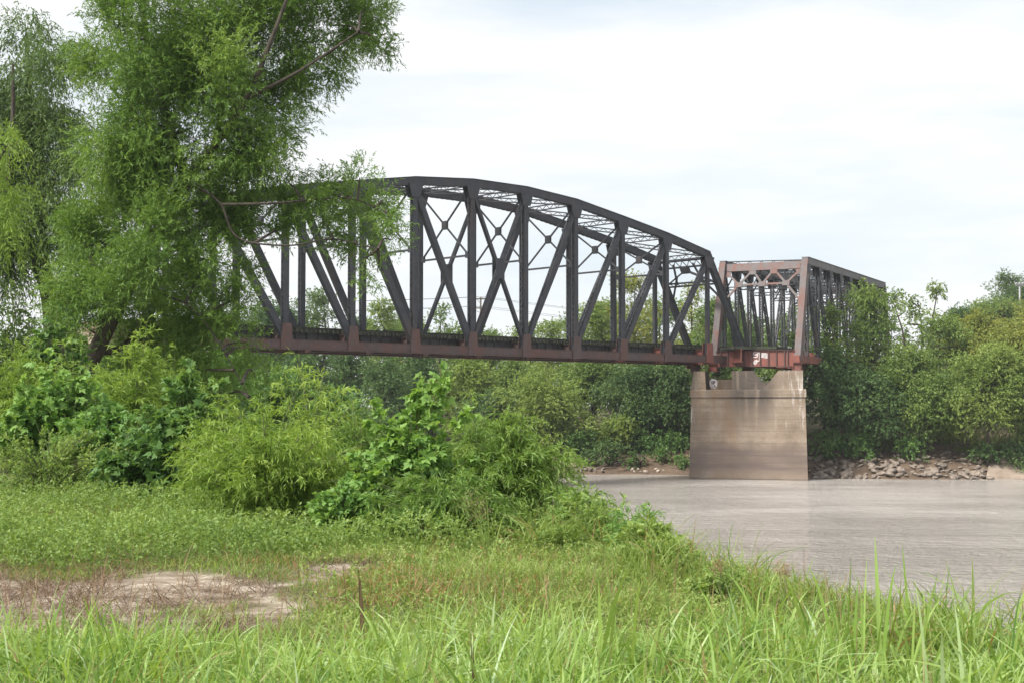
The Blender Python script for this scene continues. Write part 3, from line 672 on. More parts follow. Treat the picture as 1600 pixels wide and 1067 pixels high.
# ------------------------------------------------------------------ shrubs and saplings on the near bank
def shrub(name, label, cat, px, py, Y, top, wpx, leafm, L, Wd, stems=24, shoots=14, per=9, slen=.35, lobed=False, hang=.4, tone=.5, spires=(), depth=.7, low=.1, group=None, lean=0, spread=.8, up=0.0, stem_r=.016, taper=.55, arch=.35, wisps=6, ragged=False):
    """many-stemmed shrub; wpx is its width, top its highest row in the photograph"""
    g = P(px, py, Y); base = np.array([g[0], g[1], float(height(g[0], g[1]))]); H = P(px, top, Y)[2] - base[2]; Rw = wpx / F * Y / 2
    root = empty(name, base, 0, label, cat, group); m = MB(); fo = Foliage()
    def one(tip, r, ns, tn):
        b0 = np.array([rng.normal(0, .12) * Rw, rng.normal(0, .12) * Rw, -.1]); b0[:2] += tip[:2] * .2
        mid = b0 * .4 + tip * .6; mid[:2] *= taper; mid[2] = tip[2] * (.62 if arch < .5 else .8)
        c = curve([b0, mid, tip], 10); m.tube(c, np.linspace(r, r * .25, len(c)), 5)
        k = np.clip((rng.beta(1.15, 1.0, ns) * (1 - low) + low) * (len(c) - 1), 0, len(c) - 1).astype(int)
        tan = unit(np.gradient(c, axis=0))[k]; rad = unit(rng.normal(0, 1, (ns, 3)) * [1, 1, .35])
        hh = k / (len(c) - 1)
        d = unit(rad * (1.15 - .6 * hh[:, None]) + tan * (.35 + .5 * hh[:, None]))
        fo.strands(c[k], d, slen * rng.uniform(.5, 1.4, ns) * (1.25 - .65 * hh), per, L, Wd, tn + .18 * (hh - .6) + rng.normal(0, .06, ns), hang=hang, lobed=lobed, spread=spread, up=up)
    for i in range(wisps):
        a = rng.uniform(0, 2 * np.pi); q = rng.uniform(.1, 1.12); hgt = H * (1.12 - .5 * q ** 1.5) * rng.uniform(.9, 1.15)
        one(np.array([Rw * q * math.cos(a), Rw * q * math.sin(a) * depth, hgt]), stem_r * .6, max(4, shoots // 2) if i % 3 else 2, tone + .1 + rng.normal(0, .1))
    for i in range(int(stems * (1.1 if ragged else 1.5))):
        a = rng.uniform(0, 2 * np.pi); q = math.sqrt(rng.uniform(0, 1)); hgt = H * (rng.uniform(.25, 1.05) if ragged else (1 - .38 * q ** 2) * rng.uniform(.6, 1.03))
        one(np.array([Rw * q * math.cos(a) + lean * hgt, Rw * q * math.sin(a) * depth, hgt]), stem_r, shoots, tone + rng.normal(0, .13))
    for sx_, sy_ in spires:
        tp = P(sx_, sy_, Y) - base; one(np.array([tp[0], rng.normal(0, .1), tp[2]]), stem_r * 1.2, int(shoots * 1.5), tone + .12)
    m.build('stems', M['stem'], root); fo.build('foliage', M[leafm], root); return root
WSH = dict(L=.10, Wd=.0165, per=14, slen=.44, hang=.5, wisps=14)
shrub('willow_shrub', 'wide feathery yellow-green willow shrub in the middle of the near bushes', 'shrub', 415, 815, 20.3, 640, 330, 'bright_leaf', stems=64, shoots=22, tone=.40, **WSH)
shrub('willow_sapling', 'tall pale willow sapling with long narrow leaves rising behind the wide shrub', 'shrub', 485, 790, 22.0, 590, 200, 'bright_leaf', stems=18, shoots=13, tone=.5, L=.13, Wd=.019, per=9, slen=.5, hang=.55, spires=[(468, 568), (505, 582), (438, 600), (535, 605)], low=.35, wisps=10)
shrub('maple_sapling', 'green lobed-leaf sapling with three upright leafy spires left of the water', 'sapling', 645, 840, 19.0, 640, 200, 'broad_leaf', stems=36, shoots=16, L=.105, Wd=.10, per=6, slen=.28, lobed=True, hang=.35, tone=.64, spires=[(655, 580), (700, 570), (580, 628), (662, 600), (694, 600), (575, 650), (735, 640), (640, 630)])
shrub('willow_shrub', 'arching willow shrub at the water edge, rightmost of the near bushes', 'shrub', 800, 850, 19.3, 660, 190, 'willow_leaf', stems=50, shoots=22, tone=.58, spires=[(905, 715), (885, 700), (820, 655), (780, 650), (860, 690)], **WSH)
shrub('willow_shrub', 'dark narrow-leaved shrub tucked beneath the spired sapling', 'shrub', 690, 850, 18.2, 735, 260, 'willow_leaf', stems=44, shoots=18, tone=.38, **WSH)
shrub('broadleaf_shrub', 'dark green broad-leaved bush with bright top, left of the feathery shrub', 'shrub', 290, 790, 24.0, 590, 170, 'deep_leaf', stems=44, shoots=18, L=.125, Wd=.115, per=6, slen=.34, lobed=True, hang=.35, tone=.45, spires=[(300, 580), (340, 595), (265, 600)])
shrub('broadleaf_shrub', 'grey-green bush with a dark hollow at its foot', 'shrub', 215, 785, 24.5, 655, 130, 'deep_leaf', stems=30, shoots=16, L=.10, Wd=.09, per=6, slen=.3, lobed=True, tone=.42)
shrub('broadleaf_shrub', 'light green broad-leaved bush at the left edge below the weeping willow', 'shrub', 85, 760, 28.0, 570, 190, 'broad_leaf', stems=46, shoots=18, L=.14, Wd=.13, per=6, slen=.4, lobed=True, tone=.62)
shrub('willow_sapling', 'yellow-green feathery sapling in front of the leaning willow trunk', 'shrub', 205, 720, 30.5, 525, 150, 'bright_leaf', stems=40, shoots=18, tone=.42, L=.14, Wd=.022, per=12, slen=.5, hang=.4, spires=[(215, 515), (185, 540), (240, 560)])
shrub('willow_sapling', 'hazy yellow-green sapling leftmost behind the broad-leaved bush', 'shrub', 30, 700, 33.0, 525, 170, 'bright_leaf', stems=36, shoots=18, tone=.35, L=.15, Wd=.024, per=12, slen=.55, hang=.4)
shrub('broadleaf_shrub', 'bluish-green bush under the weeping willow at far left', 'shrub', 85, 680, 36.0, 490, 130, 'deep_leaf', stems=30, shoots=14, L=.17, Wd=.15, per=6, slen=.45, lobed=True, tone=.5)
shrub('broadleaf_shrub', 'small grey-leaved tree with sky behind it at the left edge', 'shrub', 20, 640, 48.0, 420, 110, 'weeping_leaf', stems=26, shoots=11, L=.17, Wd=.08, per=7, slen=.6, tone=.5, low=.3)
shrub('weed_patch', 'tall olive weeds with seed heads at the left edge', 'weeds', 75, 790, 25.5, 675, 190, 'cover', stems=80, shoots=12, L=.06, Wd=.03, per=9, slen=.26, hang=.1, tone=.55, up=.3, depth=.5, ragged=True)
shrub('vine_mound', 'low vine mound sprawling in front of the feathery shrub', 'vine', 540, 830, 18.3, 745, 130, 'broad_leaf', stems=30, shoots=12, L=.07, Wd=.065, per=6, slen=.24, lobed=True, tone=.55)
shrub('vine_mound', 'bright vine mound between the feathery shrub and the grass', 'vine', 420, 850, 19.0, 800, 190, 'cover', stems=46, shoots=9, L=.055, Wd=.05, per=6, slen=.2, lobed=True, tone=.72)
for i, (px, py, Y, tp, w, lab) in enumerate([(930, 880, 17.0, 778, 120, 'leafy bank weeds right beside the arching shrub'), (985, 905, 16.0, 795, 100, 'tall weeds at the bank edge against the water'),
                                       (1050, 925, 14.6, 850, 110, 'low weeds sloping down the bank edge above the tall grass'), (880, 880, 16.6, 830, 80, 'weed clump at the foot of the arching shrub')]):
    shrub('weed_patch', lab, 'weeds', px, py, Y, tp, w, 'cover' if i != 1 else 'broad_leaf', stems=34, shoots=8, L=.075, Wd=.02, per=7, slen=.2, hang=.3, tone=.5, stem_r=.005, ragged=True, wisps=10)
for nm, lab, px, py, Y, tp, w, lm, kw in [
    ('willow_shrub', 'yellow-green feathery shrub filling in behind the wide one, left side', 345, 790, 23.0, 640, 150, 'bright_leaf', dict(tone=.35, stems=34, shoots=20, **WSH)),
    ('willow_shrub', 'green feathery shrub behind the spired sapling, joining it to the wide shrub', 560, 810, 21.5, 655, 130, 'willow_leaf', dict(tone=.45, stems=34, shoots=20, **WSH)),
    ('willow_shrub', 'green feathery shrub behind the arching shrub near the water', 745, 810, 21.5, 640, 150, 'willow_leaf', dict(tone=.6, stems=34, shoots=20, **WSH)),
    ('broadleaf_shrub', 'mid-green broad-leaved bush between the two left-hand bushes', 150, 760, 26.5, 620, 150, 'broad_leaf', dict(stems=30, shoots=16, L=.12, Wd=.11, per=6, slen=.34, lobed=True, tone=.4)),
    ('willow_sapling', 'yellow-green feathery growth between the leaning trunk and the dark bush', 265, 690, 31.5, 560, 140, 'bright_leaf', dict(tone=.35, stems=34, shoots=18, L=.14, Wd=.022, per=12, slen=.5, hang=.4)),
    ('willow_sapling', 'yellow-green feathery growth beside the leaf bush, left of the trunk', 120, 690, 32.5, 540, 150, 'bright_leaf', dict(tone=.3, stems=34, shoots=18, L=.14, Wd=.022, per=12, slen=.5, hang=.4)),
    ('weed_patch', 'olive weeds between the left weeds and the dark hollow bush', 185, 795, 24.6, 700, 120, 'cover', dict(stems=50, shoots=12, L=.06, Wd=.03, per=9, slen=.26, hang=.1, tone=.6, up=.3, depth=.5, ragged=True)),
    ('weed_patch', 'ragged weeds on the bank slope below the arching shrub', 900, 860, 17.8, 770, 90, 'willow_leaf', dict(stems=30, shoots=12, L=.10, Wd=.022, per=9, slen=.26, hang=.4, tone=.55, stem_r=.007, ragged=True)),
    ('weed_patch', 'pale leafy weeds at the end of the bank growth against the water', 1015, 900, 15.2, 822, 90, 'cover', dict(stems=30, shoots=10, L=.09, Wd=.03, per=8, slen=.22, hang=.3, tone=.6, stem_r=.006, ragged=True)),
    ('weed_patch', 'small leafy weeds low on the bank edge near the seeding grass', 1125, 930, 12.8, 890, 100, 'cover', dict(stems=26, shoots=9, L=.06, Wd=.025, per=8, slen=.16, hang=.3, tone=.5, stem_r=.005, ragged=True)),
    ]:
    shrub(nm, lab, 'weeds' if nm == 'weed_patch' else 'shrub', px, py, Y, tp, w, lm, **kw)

# ------------------------------------------------------------------ trees on the far bank
def far_tree(name, label, px, Y, top, wpx, kind, bottom=None, trunk='bark', dens=1.6, nb=15, leaf=.24, open_=0.0, cat='tree', vis=True, wj=.75):
    X = P(px, 600, Y)[0]; zb = float(height(X, Y)); base = np.array([X, Y, zb]); H = P(px, top, Y)[2] - zb; Rw = wpx / F * Y / 2
    low = (P(px, bottom, Y)[2] - zb) if bottom else H * (.12 if px < 1262 or Y > 158 or cat != 'tree' else .27)
    root = empty(name, base, 0, label, cat); m = MB(); fo = Foliage()
    sk = [limb(m, [[0, 0, -.4], [rng.normal(0, .3), rng.normal(0, .3), H * .3], [rng.normal(0, .6), rng.normal(0, .5), H * .62], [rng.normal(0, .4), 0, H * .9]], .016 * H + .05, .05)]
    tg = []
    for i in range(nb):
        f = (i + .5) / nb; zc = low + (H - low) * (.12 + .8 * f); prof = math.sin(math.pi * min(1, .18 + .78 * f)) ** .7
        a = i * 2.4 + rng.uniform(-.6, .6); rr = Rw * prof * rng.uniform(.35, .78)
        r = Rw * rng.uniform(.34, .52) * (.8 + .3 * prof) * (1 - .35 * open_)
        c = np.array([rr * math.cos(a), rr * math.sin(a) * wj, min(zc + rng.normal(0, .05 * H), H - r * .7)])
        k = int(dens * math.pi * r * r / (leaf * leaf * .62 * .5)); fo.blob(c, [r, r, r * .85], k, 7, leaf * 2.2, leaf, leaf * .62, sub=7, tone=rng.normal(.5, .13), flat=.7, hang=.25)
        if i >= nb - 2: c = np.array([(i - nb + 1.5) * .3 * Rw, 0, H - r * .72]); fo.blob(c, [r, r, r * .85], k, 7, leaf * 2.2, leaf, leaf * .62, sub=7, tone=.5, flat=.7, hang=.25)
        tg.append(c)
    add_twigs(m, sk, tg, .05 + .004 * H); m.build('trunk', M[trunk], root); fo.build('crown', M[kind], root); return root
D_, MI, YE, GO = 'far_dark', 'far_mid', 'far_yellow', 'far_gold'
FT = [  # px, Y, top, width, leaf, label
    (430, 176, 470, 110, D_, 'dull green tree seen between the left bridge posts'), (497, 182, 452, 90, 'weeping_leaf', 'tall grey-green tree showing above the deck at left'), (470, 168, 545, 130, D_, 'dark tree below the deck beside the pale sapling'),
    (540, 170, 535, 110, D_, 'dark tree below the deck, second from the left'), (598, 184, 470, 80, YE, 'rounded olive tree showing above the deck left of the tall posts'), (600, 166, 565, 110, D_, 'shadowed tree beneath the deck left of the spires'),
    (690, 182, 478, 62, MI, 'thin open tree showing above the deck between crossed diagonals'), (655, 172, 545, 100, D_, 'dark tree directly behind the leafy spires'), (735, 168, 560, 110, YE, 'yellow-green tree under the deck right of the spires'),
    (770, 164, 610, 110, D_, 'dark low tree beneath the yellow-green one'), (860, 184, 500, 90, YE, 'pale treetop just above the deck near the middle'), (720, 186, 508, 80, MI, 'low treetop just above the deck below the big crossing plate'),
    (800, 176, 560, 90, MI, 'mid-green tree under the deck middle'), (850, 163, 590, 165, YE, 'large soft yellow-green willow by the far bank'), (925, 170, 555, 120, MI, 'mid-green tree under the deck behind the soft willow'),
    (930, 186, 470, 80, YE, 'yellow-green treetop rising above the deck right of middle'), (990, 186, 425, 120, GO, 'tall pale tree with golden autumn leaves behind the right truss posts'), (965, 161, 650, 70, YE, 'small yellow-green bush-like tree over the bare bank'),
    (1000, 164, 570, 130, D_, 'dark green tree beneath the deck left of the pier'), (1050, 162, 560, 120, D_, 'dark leafy tree touching the left edge of the pier'), (1085, 182, 440, 90, GO, 'thin yellowing tree seen through the end posts'), (1045, 176, 565, 90, YE, 'bright yellow-green tree under the right end of the deck'),
    (1120, 176, 470, 110, MI, 'tree behind the rusty portal post'), (1215, 172, 500, 80, MI, 'green bush filling the lower portal opening'),
    (1290, 152, 545, 110, D_, 'dark tree just right of the pier'), (1300, 153.5, 478, 80, MI, 'green tree covering the foot of the second truss'), (1365, 155, 450, 110, MI, 'mid-green tree below the far end of the second truss'), (1345, 151, 580, 130, D_, 'dark lower tree over the riprap, with pale limbs'),
    (1340, 166, 437, 56, YE, 'light treetop poking into the second truss'), (1430, 170, 462, 70, MI, 'open tree right of the second truss end'), (1400, 162, 452, 60, MI, 'thin tree beside the second truss end'), (1465, 176, 440, 60, YE, 'slender pale treetop standing alone against the sky'),
    (1420, 152, 545, 120, MI, 'bright green tree above the middle of the riprap'), (1450, 150, 590, 120, 'far_mid', 'leafy tree low over the bare slope'), (1470, 160, 490, 110, MI, 'mid-green tree below the slender treetop'),
    (1530, 164, 485, 120, GO, 'orange-tinged tree near the right edge, upper'), (1545, 148, 545, 150, YE, 'large yellowing tree leaning over the riverbank at right'), (1600, 156, 500, 140, GO, 'golden tree cut by the right edge'), (1610, 148, 570, 120, MI, 'green tree low at the right edge'),
    (1500, 200, 485, 110, D_, 'hazy dark tree on the hillside'), (1555, 225, 470, 110, MI, 'hillside tree below the lamp mast'), (1580, 255, 425, 70, 'weeping_leaf', 'tall dark tree on the hilltop at the right edge'), (1625, 250, 440, 90, D_, 'hilltop tree right of the mast'),
    (1650, 175, 470, 150, GO, 'yellow tree beyond the right edge'), (1240, 190, 480, 90, MI, 'tree inside the second truss opening'), (1180, 195, 500, 90, D_, 'dark treetop low behind the portal'),
    (395, 205, 488, 130, D_, 'background tree left of the tall grey-green tree'),
    (460, 212, 500, 110, MI, 'background tree between the left posts'),
    (560, 208, 498, 110, D_, 'background tree behind the rounded olive tree, left'),
    (628, 214, 496, 100, MI, 'background tree behind the rounded olive tree, right'),
    (700, 206, 514, 110, D_, 'background tree low behind the thin open tree'),
    (765, 212, 512, 110, MI, 'background tree right of the utility pole'),
    (825, 208, 508, 110, YE, 'background tree left of the pale treetop'),
    (890, 214, 492, 100, MI, 'background tree right of the pale treetop'),
    (955, 210, 470, 100, YE, 'background tree left of the golden tree'),
    (1030, 212, 470, 110, MI, 'background tree right of the golden tree'),
    (1140, 214, 480, 100, MI, 'background tree seen beneath the portal'),
    (350, 178, 500, 120, D_, 'far tree behind the willow boughs'), (270, 186, 510, 130, D_, 'far tree hidden behind the leaning willow'), (640, 190, 500, 90, MI, 'far treetop low behind the tall double post')]
for px, Y, top, w, lab, lm in [(330, 52, 555, 170, 'dark bank bush under the willow crown', 'deep_leaf'), (420, 64, 585, 190, 'shaded bush on the near bank below the bridge', 'deep_leaf'), (215, 58, 545, 200, 'dark thicket behind the leaning trunk', 'deep_leaf'),
    (95, 66, 520, 190, 'dark thicket under the weeping willow', 'deep_leaf'), (-10, 60, 520, 170, 'dark thicket cut by the left edge', 'deep_leaf'), (300, 84, 560, 260, 'olive thicket below the left end of the bridge', 'willow_leaf'), (520, 86, 612, 160, 'low thicket on the near bank seen beneath the deck', 'deep_leaf')]:
    far_tree('bank_thicket', lab, px, Y, top, w, lm, bottom=720, dens=2.2, nb=13, leaf=.2, cat='shrub')
for px, Y, top, w, kd, lab in FT:
    Y += .0; op = .5 if ('thin' in lab or 'open' in lab or 'slender' in lab or 'pale tree' in lab) else 0
    far_tree('broadleaf_tree', lab, px, Y, top, w, kd, dens=1.7 if op else 2.2, open_=op, nb=13 if w < 75 else 17, trunk='pale_bark' if 'pale limbs' in lab else 'bark')
# bank bushes
for px, Y, top, w, lab in [(950, 157.5, 690, 55, 'round dark bush low on the bare far bank'), (995, 157, 705, 26, 'tiny bush beside the round bank bush'), (985, 156.6, 718, 22, 'tiny bush nearest the far waterline'), (1065, 156.3, 712, 36, 'small bush at the waterline left of the pier'),
                           (905, 161, 672, 70, 'dark bush at the top of the bare bank, leftmost'), (1005, 161, 672, 60, 'dark bush at the top of the bare bank, middle'), (1050, 160, 678, 60, 'dark bush at the top of the bare bank beside the pier'), (918, 158, 706, 34, 'low scrub on the bare bank left of the round bush'), (1032, 158, 700, 32, 'low scrub on the bare bank right of the tiny bushes'),
                           (1290, 150.5, 672, 60, 'low bush between pier and riprap'), (1345, 150, 678, 60, 'low bush above the riprap, left part'), (1420, 149, 682, 50, 'low bush on the slope above the riprap middle'), (1585, 147, 690, 60, 'low green bush at the right edge above the slab'), (1540, 147.5, 697, 50, 'low green bush left of the broken slab')]:
    far_tree('bank_bush', lab, px, Y, top, w, D_ if 'round' in lab or px > 1500 else 'deep_leaf', dens=1.5, nb=8, leaf=.26, cat='bush')

# ------------------------------------------------------------------ riprap
def rock_mesh(i):
    bm_ = bpy.data.meshes.new('rock'); import bmesh
    b = bmesh.new(); bmesh.ops.create_icosphere(b, subdivisions=2, radius=1.0)
    r_ = np.random.default_rng(100 + i); pl = unit(r_.normal(0, 1, (9, 3))); dd = r_.uniform(.55, .85, 9); sc_ = np.array([r_.uniform(.8, 1.3), r_.uniform(.6, 1.0), r_.uniform(.45, .75)])
    for v in b.verts:
        c = np.array(v.co)
        for n_, d_ in zip(pl, dd):
            k = c @ n_ - d_
            if k > 0: c = c - n_ * k
        v.co = c * sc_
    b.to_mesh(bm_); b.free(); return bm_
rocks = [rock_mesh(i) for i in range(9)]
for rk in rocks: rk.materials.append(M['rock'])
rocks_p = [rk.copy() for rk in rocks[:4]]
for rk in rocks_p: rk.materials.clear(); rk.materials.append(M['pale_rock'])
def put_rock(X, Y, s, lab, grp, pale=False, lift=.38):
    me = (rocks_p if pale else rocks)[rng.integers(0, 4 if pale else 9)]
    o = bpy.data.objects.new('riprap_rock', me); COL.objects.link(o)
    z = max(float(height(X, Y)), ZW - .05); o.location = (X, Y, z + s * lift); o.scale = (s, s, s); o.rotation_euler = rng.uniform(-.5, .5, 3) + [0, 0, rng.uniform(0, 6)]
    tag(o, lab, 'rock', grp)
cnt = 0
while cnt < 295:
    px = rng.uniform(1262, 1552); q = rng.beta(1.0, 1.35); Y = np.interp((px - 800) / F * 147, FAR_X, FAR_Y) + .1 + q * 6.2
    put_rock((px - 800) / F * Y, Y, (.17 + .40 * rng.uniform(0, 1) ** 1.6) * (1.15 - .35 * q), 'grey-brown broken stone in the riprap pile along the far waterline right of the pier', 'riprap stones right of the pier'); cnt += 1
for i in range(34):
    px = rng.uniform(893, 945) if i < 24 else rng.uniform(985, 1040); Y = np.interp((px - 800) / F * 156, FAR_X, FAR_Y) + rng.uniform(.3, 2.0)
    put_rock((px - 800) / F * Y, Y, rng.uniform(.15, .34), 'small pale stone on the muddy far bank left of the pier', 'small stones left of the pier', i >= 24)
SL = P(1575, 738, 145.2); slab = empty('concrete_slab', (SL[0], SL[1], ZW), .12, 'broken tan concrete slab sloping into the water at the right edge', 'slab')
m = MB(); m.add([[-2.6, -.5, -.3], [3.2, -1.3, -.3], [4.5, 4, .9], [-.6, 3.2, .7], [-2.4, -.2, .35], [3.3, -1.1, .25], [4.5, 4.2, 2.4], [-.3, 3.4, 1.9]], BOXF); m.build('slab_face', M['slab'], slab)
m = MB(); m.add([[-4.2, 0.3, -.3], [-2.7, -.2, -.3], [-1.2, 2.6, .5], [-2.6, 2.8, .5], [-4.0, .5, .3], [-2.75, 0, .42], [-1.2, 2.8, 1.3], [-2.5, 3.0, 1.1]], BOXF); m.build('broken_piece', M['slab'], slab)

# ------------------------------------------------------------------ utility pole, wires, lamp mast
UP = P(751, 560, 230); zb = float(height(UP[0], 230)); UPo = empty('utility_pole', (UP[0], 230, zb), 0, 'wooden utility pole with two crossarms far behind the truss', 'pole')
tp = P(752, 465, 230)[2] - zb; m = MB(); m.tube([[0, 0, 0], [0, 0, tp]], [.19, .14], 8); m.build('post', M['pole_wood'], UPo)
for dz, ww, xo in ((-.25, .95, 0), (-1.75, 1.3, -.55)):
    m = MB(); m.box(xo - ww, xo + ww, -.1, .1, tp + dz - .1, tp + dz + .1); m.beam([xo - ww * .6, 0, tp + dz - .1], [0, 0, tp + dz - .8], .07, .07); m.build('crossarm', M['pole_wood'], UPo)
    for k in (-.9, -.3, .3, .9): m = MB(); m.tube([[xo + k * ww, 0, tp + dz + .1], [xo + k * ww, 0, tp + dz + .32]], [.06, .04], 6); m.build('insulator', M['pale_rock'], UPo)
for k, (dz, s) in enumerate(((.1, -.8), (.1, .8), (-1.4, -1.5), (-1.4, .6))):
    a = np.array([UP[0] + s, 230, zb + tp + dz]); m = MB()
    for sgn in (-1, 1):
        e = a + [sgn * 90, 60 if sgn > 0 else -25, -2 if sgn > 0 else 0]; tt = np.linspace(0, 1, 24)[:, None]; q = a + (e - a) * tt; q[:, 2] -= 4 * 1.6 * (tt * (1 - tt))[:, 0]; m.tube(q, .022, 4)
    tag(m.build('power_line', M['dark_paint']), 'thin power line hung from the utility pole behind the truss', 'wire', 'power lines behind the truss')
LM = P(1595, 560, 245); zb = float(height(LM[0], 245)); LMo = empty('light_mast', (LM[0], 245, zb), 0, 'tall grey floodlight mast on the hill at the right edge', 'lamp')
tp = P(1595, 446, 245)[2] - zb; m = MB(); m.tube([[0, 0, 0], [0, 0, tp]], [.2, .13], 8); m.build('post', M['galvanised'], LMo)
m = MB(); m.box(-.75, .75, -.06, .06, tp - .05, tp + .06); m.build('crossarm', M['galvanised'], LMo)
for k in (-.55, 0, .55): m = MB(); m.tube([[k, -.3, tp + .12], [k, -.28, tp + .12], [k, .15, tp + .3 ]], [.05, .32, .2], 10); m.build('floodlight', M['galvanised'], LMo)
HP = P(1581, 560, 235); zb = float(height(HP[0], 235)); tp = P(1581, 473, 235)[2] - zb; m = MB(); m.tube([[0, 0, 0], [0, 0, tp]], [.16, .13], 8)
o = m.build('wooden_post', M['pole_wood']); o.location = (HP[0], 235, zb); tag(o, 'short pale post left of the floodlight mast', 'post')

# ------------------------------------------------------------------ grass
def blades(x, y, L, Wd, lean, tone, segs=4, curl=None, az=None):
    n = len(x); z = height(x, y); az = rng.uniform(0, 2 * np.pi, n) if az is None else az
    ld = np.stack([np.cos(az), np.sin(az), np.zeros(n)], -1); sd_ = np.stack([-np.sin(az), np.cos(az), np.zeros(n)], -1)
    fa_ = rng.uniform(0, np.pi, n); sd_ = unit(sd_ * np.cos(fa_)[:, None] + ld * np.sin(fa_)[:, None] * .7 + np.array([0, 0, 1]) * (rng.normal(0, .25, n))[:, None])
    cu = rng.uniform(.1, 1.25, n) if curl is None else curl; t_ = np.linspace(0, 1, segs + 1)
    base = np.stack([x, y, z - .02], -1); V = []
    for tt in t_:
        up = L * (tt - .55 * cu * tt ** 2.6); out = L * (lean * tt + .75 * cu * tt ** 2.2)
        w = Wd * (min(1, .45 + 1.6 * tt) * (1 - tt ** 2.2)) * .5 + .0004
        c = base + ld * out[:, None] + np.array([0, 0, 1.]) * up[:, None]; V += [c - sd_ * w[:, None], c + sd_ * w[:, None]]
    V = np.stack(V, 1); k = 2 * (segs + 1); i0 = np.arange(n)[:, None] * k
    Fq = np.stack([np.stack([i0[:, 0] + 2 * s_, i0[:, 0] + 2 * s_ + 1, i0[:, 0] + 2 * s_ + 3, i0[:, 0] + 2 * s_ + 2], -1) for s_ in range(segs)], 1)
    return V.reshape(-1, 3), Fq.reshape(-1, 4), np.repeat(np.clip(tone, 0, 1), segs)
def edge(y): return np.interp(y, NEAR_Y, NEAR_X)
# tall broad-bladed grass in front
n = 26000; y = rng.uniform(6.2, 10.6, n); x = rng.uniform(-.42, .44, n) * y
x = x + (rng.normal(0, .1, n)); d = vnoise(x, y, .5, 21); keep = (x < edge(y) + 1.4) & (rng.uniform(0, 1, n) < .35 + d) & ~((y > 9.3 + .9 * vnoise(x, y, 1.1, 8) + .25 * np.clip(x, 0, 4)) & (x < 2.4))
x, y = x[keep], y[keep]; n = len(x); L = rng.uniform(.22, .6, n) * (.55 + .85 * vnoise(x, y, .8, 22)) * (1 - .3 * sstep(1.2, 3.0, x))
wd = rng.uniform(.007, .026, n); n2 = 260; y2 = rng.uniform(7.6, 10.8, n2); x2 = rng.uniform(.10, .40, n2) * y2; k2 = (x2 < edge(y2) + .3) & (vnoise(x2, y2, .5, 71) > .45); x2, y2 = x2[k2], y2[k2]; n2 = len(x2)
x = np.append(x, x2); y = np.append(y, y2); L = np.append(L, rng.uniform(.5, .92, n2)); wd = np.append(wd, rng.uniform(.018, .032, n2)); n = len(x)
V, Fq, T = blades(x, y, L, wd, rng.uniform(.0, .35, n), .46 + rng.normal(0, .2, n) + .4 * (vnoise(x, y, .7, 23) - .5), 5)
tag(quads_obj('tall_grass', V, Fq, M['grass'], tone=T), 'tall broad-bladed green grass across the foreground', 'grass', kind='stuff')
# meadow grass and weeds behind
n = 115000; y = 9.5 + 18.5 * rng.uniform(0, 1, n) ** .85; x = rng.uniform(-.43, .32, n) * y
keep = (x < edge(y) + 2.2) & (rng.uniform(0, 1, n) > bare_mask(x, y) * 1.05); x, y = x[keep], y[keep]; n = len(x)
hf = .45 + 1.2 * vnoise(x, y, 1.0, 24) * (.5 + vnoise(x, y, 3.1, 56)); L = rng.uniform(.08, .24, n) * hf + .22 * sstep(-1.0, .6, x - edge(y)) * rng.uniform(.3, 1, n)
V, Fq, T = blades(x, y, L, rng.uniform(.006, .013, n), rng.uniform(0, .5, n), .45 + rng.normal(0, .19, n) + .6 * (vnoise(x, y, 1.6, 25) - .5) - .25 * (vnoise(x, y, .9, 55) > .72), 3)
tag(quads_obj('meadow_grass', V, Fq, M['meadow'], tone=T), 'short yellow-green meadow grass between the bushes and the tall grass', 'grass', kind='stuff')
n = 9000; y = rng.uniform(9.5, 19, n); x = edge(y) + rng.uniform(-1.1, 1.3, n); k_ = vnoise(x, y, .7, 61) > .45; x, y = x[k_], y[k_]; n = len(x)
V, Fq, T = blades(x, y, rng.uniform(.2, .75, n) * (.4 + .9 * vnoise(x, y, .9, 62)), rng.uniform(.006, .016, n), rng.uniform(0, .6, n), .4 + rng.normal(0, .2, n), 4)
tag(quads_obj('bank_edge_grass', V, Fq, M['meadow'], tone=T), 'ragged tall grass along the edge of the near bank', 'grass', kind='stuff')
n = 700; y = rng.uniform(6.6, 14, n); x = rng.uniform(-.4, .3, n) * y; k_ = x < edge(y) + .5; x, y = x[k_], y[k_]; n = len(x)
V, Fq, T = blades(x, y, rng.uniform(.3, .62, n), rng.uniform(.004, .007, n), rng.uniform(0, .2, n), .5 + rng.normal(0, .25, n), 4, curl=rng.uniform(0, .3, n))
tag(quads_obj('seed_stalks', V, Fq, M['plume'], tone=T), 'thin tan seed stalks scattered through the grass', 'grass', kind='stuff')
fo = Foliage(); n = 17000; y = 14.3 + 13 * rng.uniform(0, 1, n); x = rng.uniform(-.44, .12, n) * y
lim = np.interp(x / y, [-.44, -.2, -.1, .02, .12], [14.6, 15.2, 16.2, 17.0, 17.5]); keep = (y > lim) & (x < edge(y) + .4) & (rng.uniform(0, 1, n) > bare_mask(x, y)); x, y = x[keep], y[keep]; n = len(x)
hgt = .15 + .5 * vnoise(x, y, 1.3, 26); base = np.stack([x, y, height(x, y) + hgt * rng.uniform(0, .8, n)], -1)
fo.strands(base, rng.normal(0, .55, (n, 3)) + [0, 0, .9], .22, 9, .052, .026, .45 + rng.normal(0, .12, n) + .4 * (vnoise(x, y, 1.5, 27) - .5), hang=.3)
tag(fo.build('ground_cover', M['cover'], None), 'knee-high leafy green ground cover in front of the bushes', 'ground cover', kind='stuff')
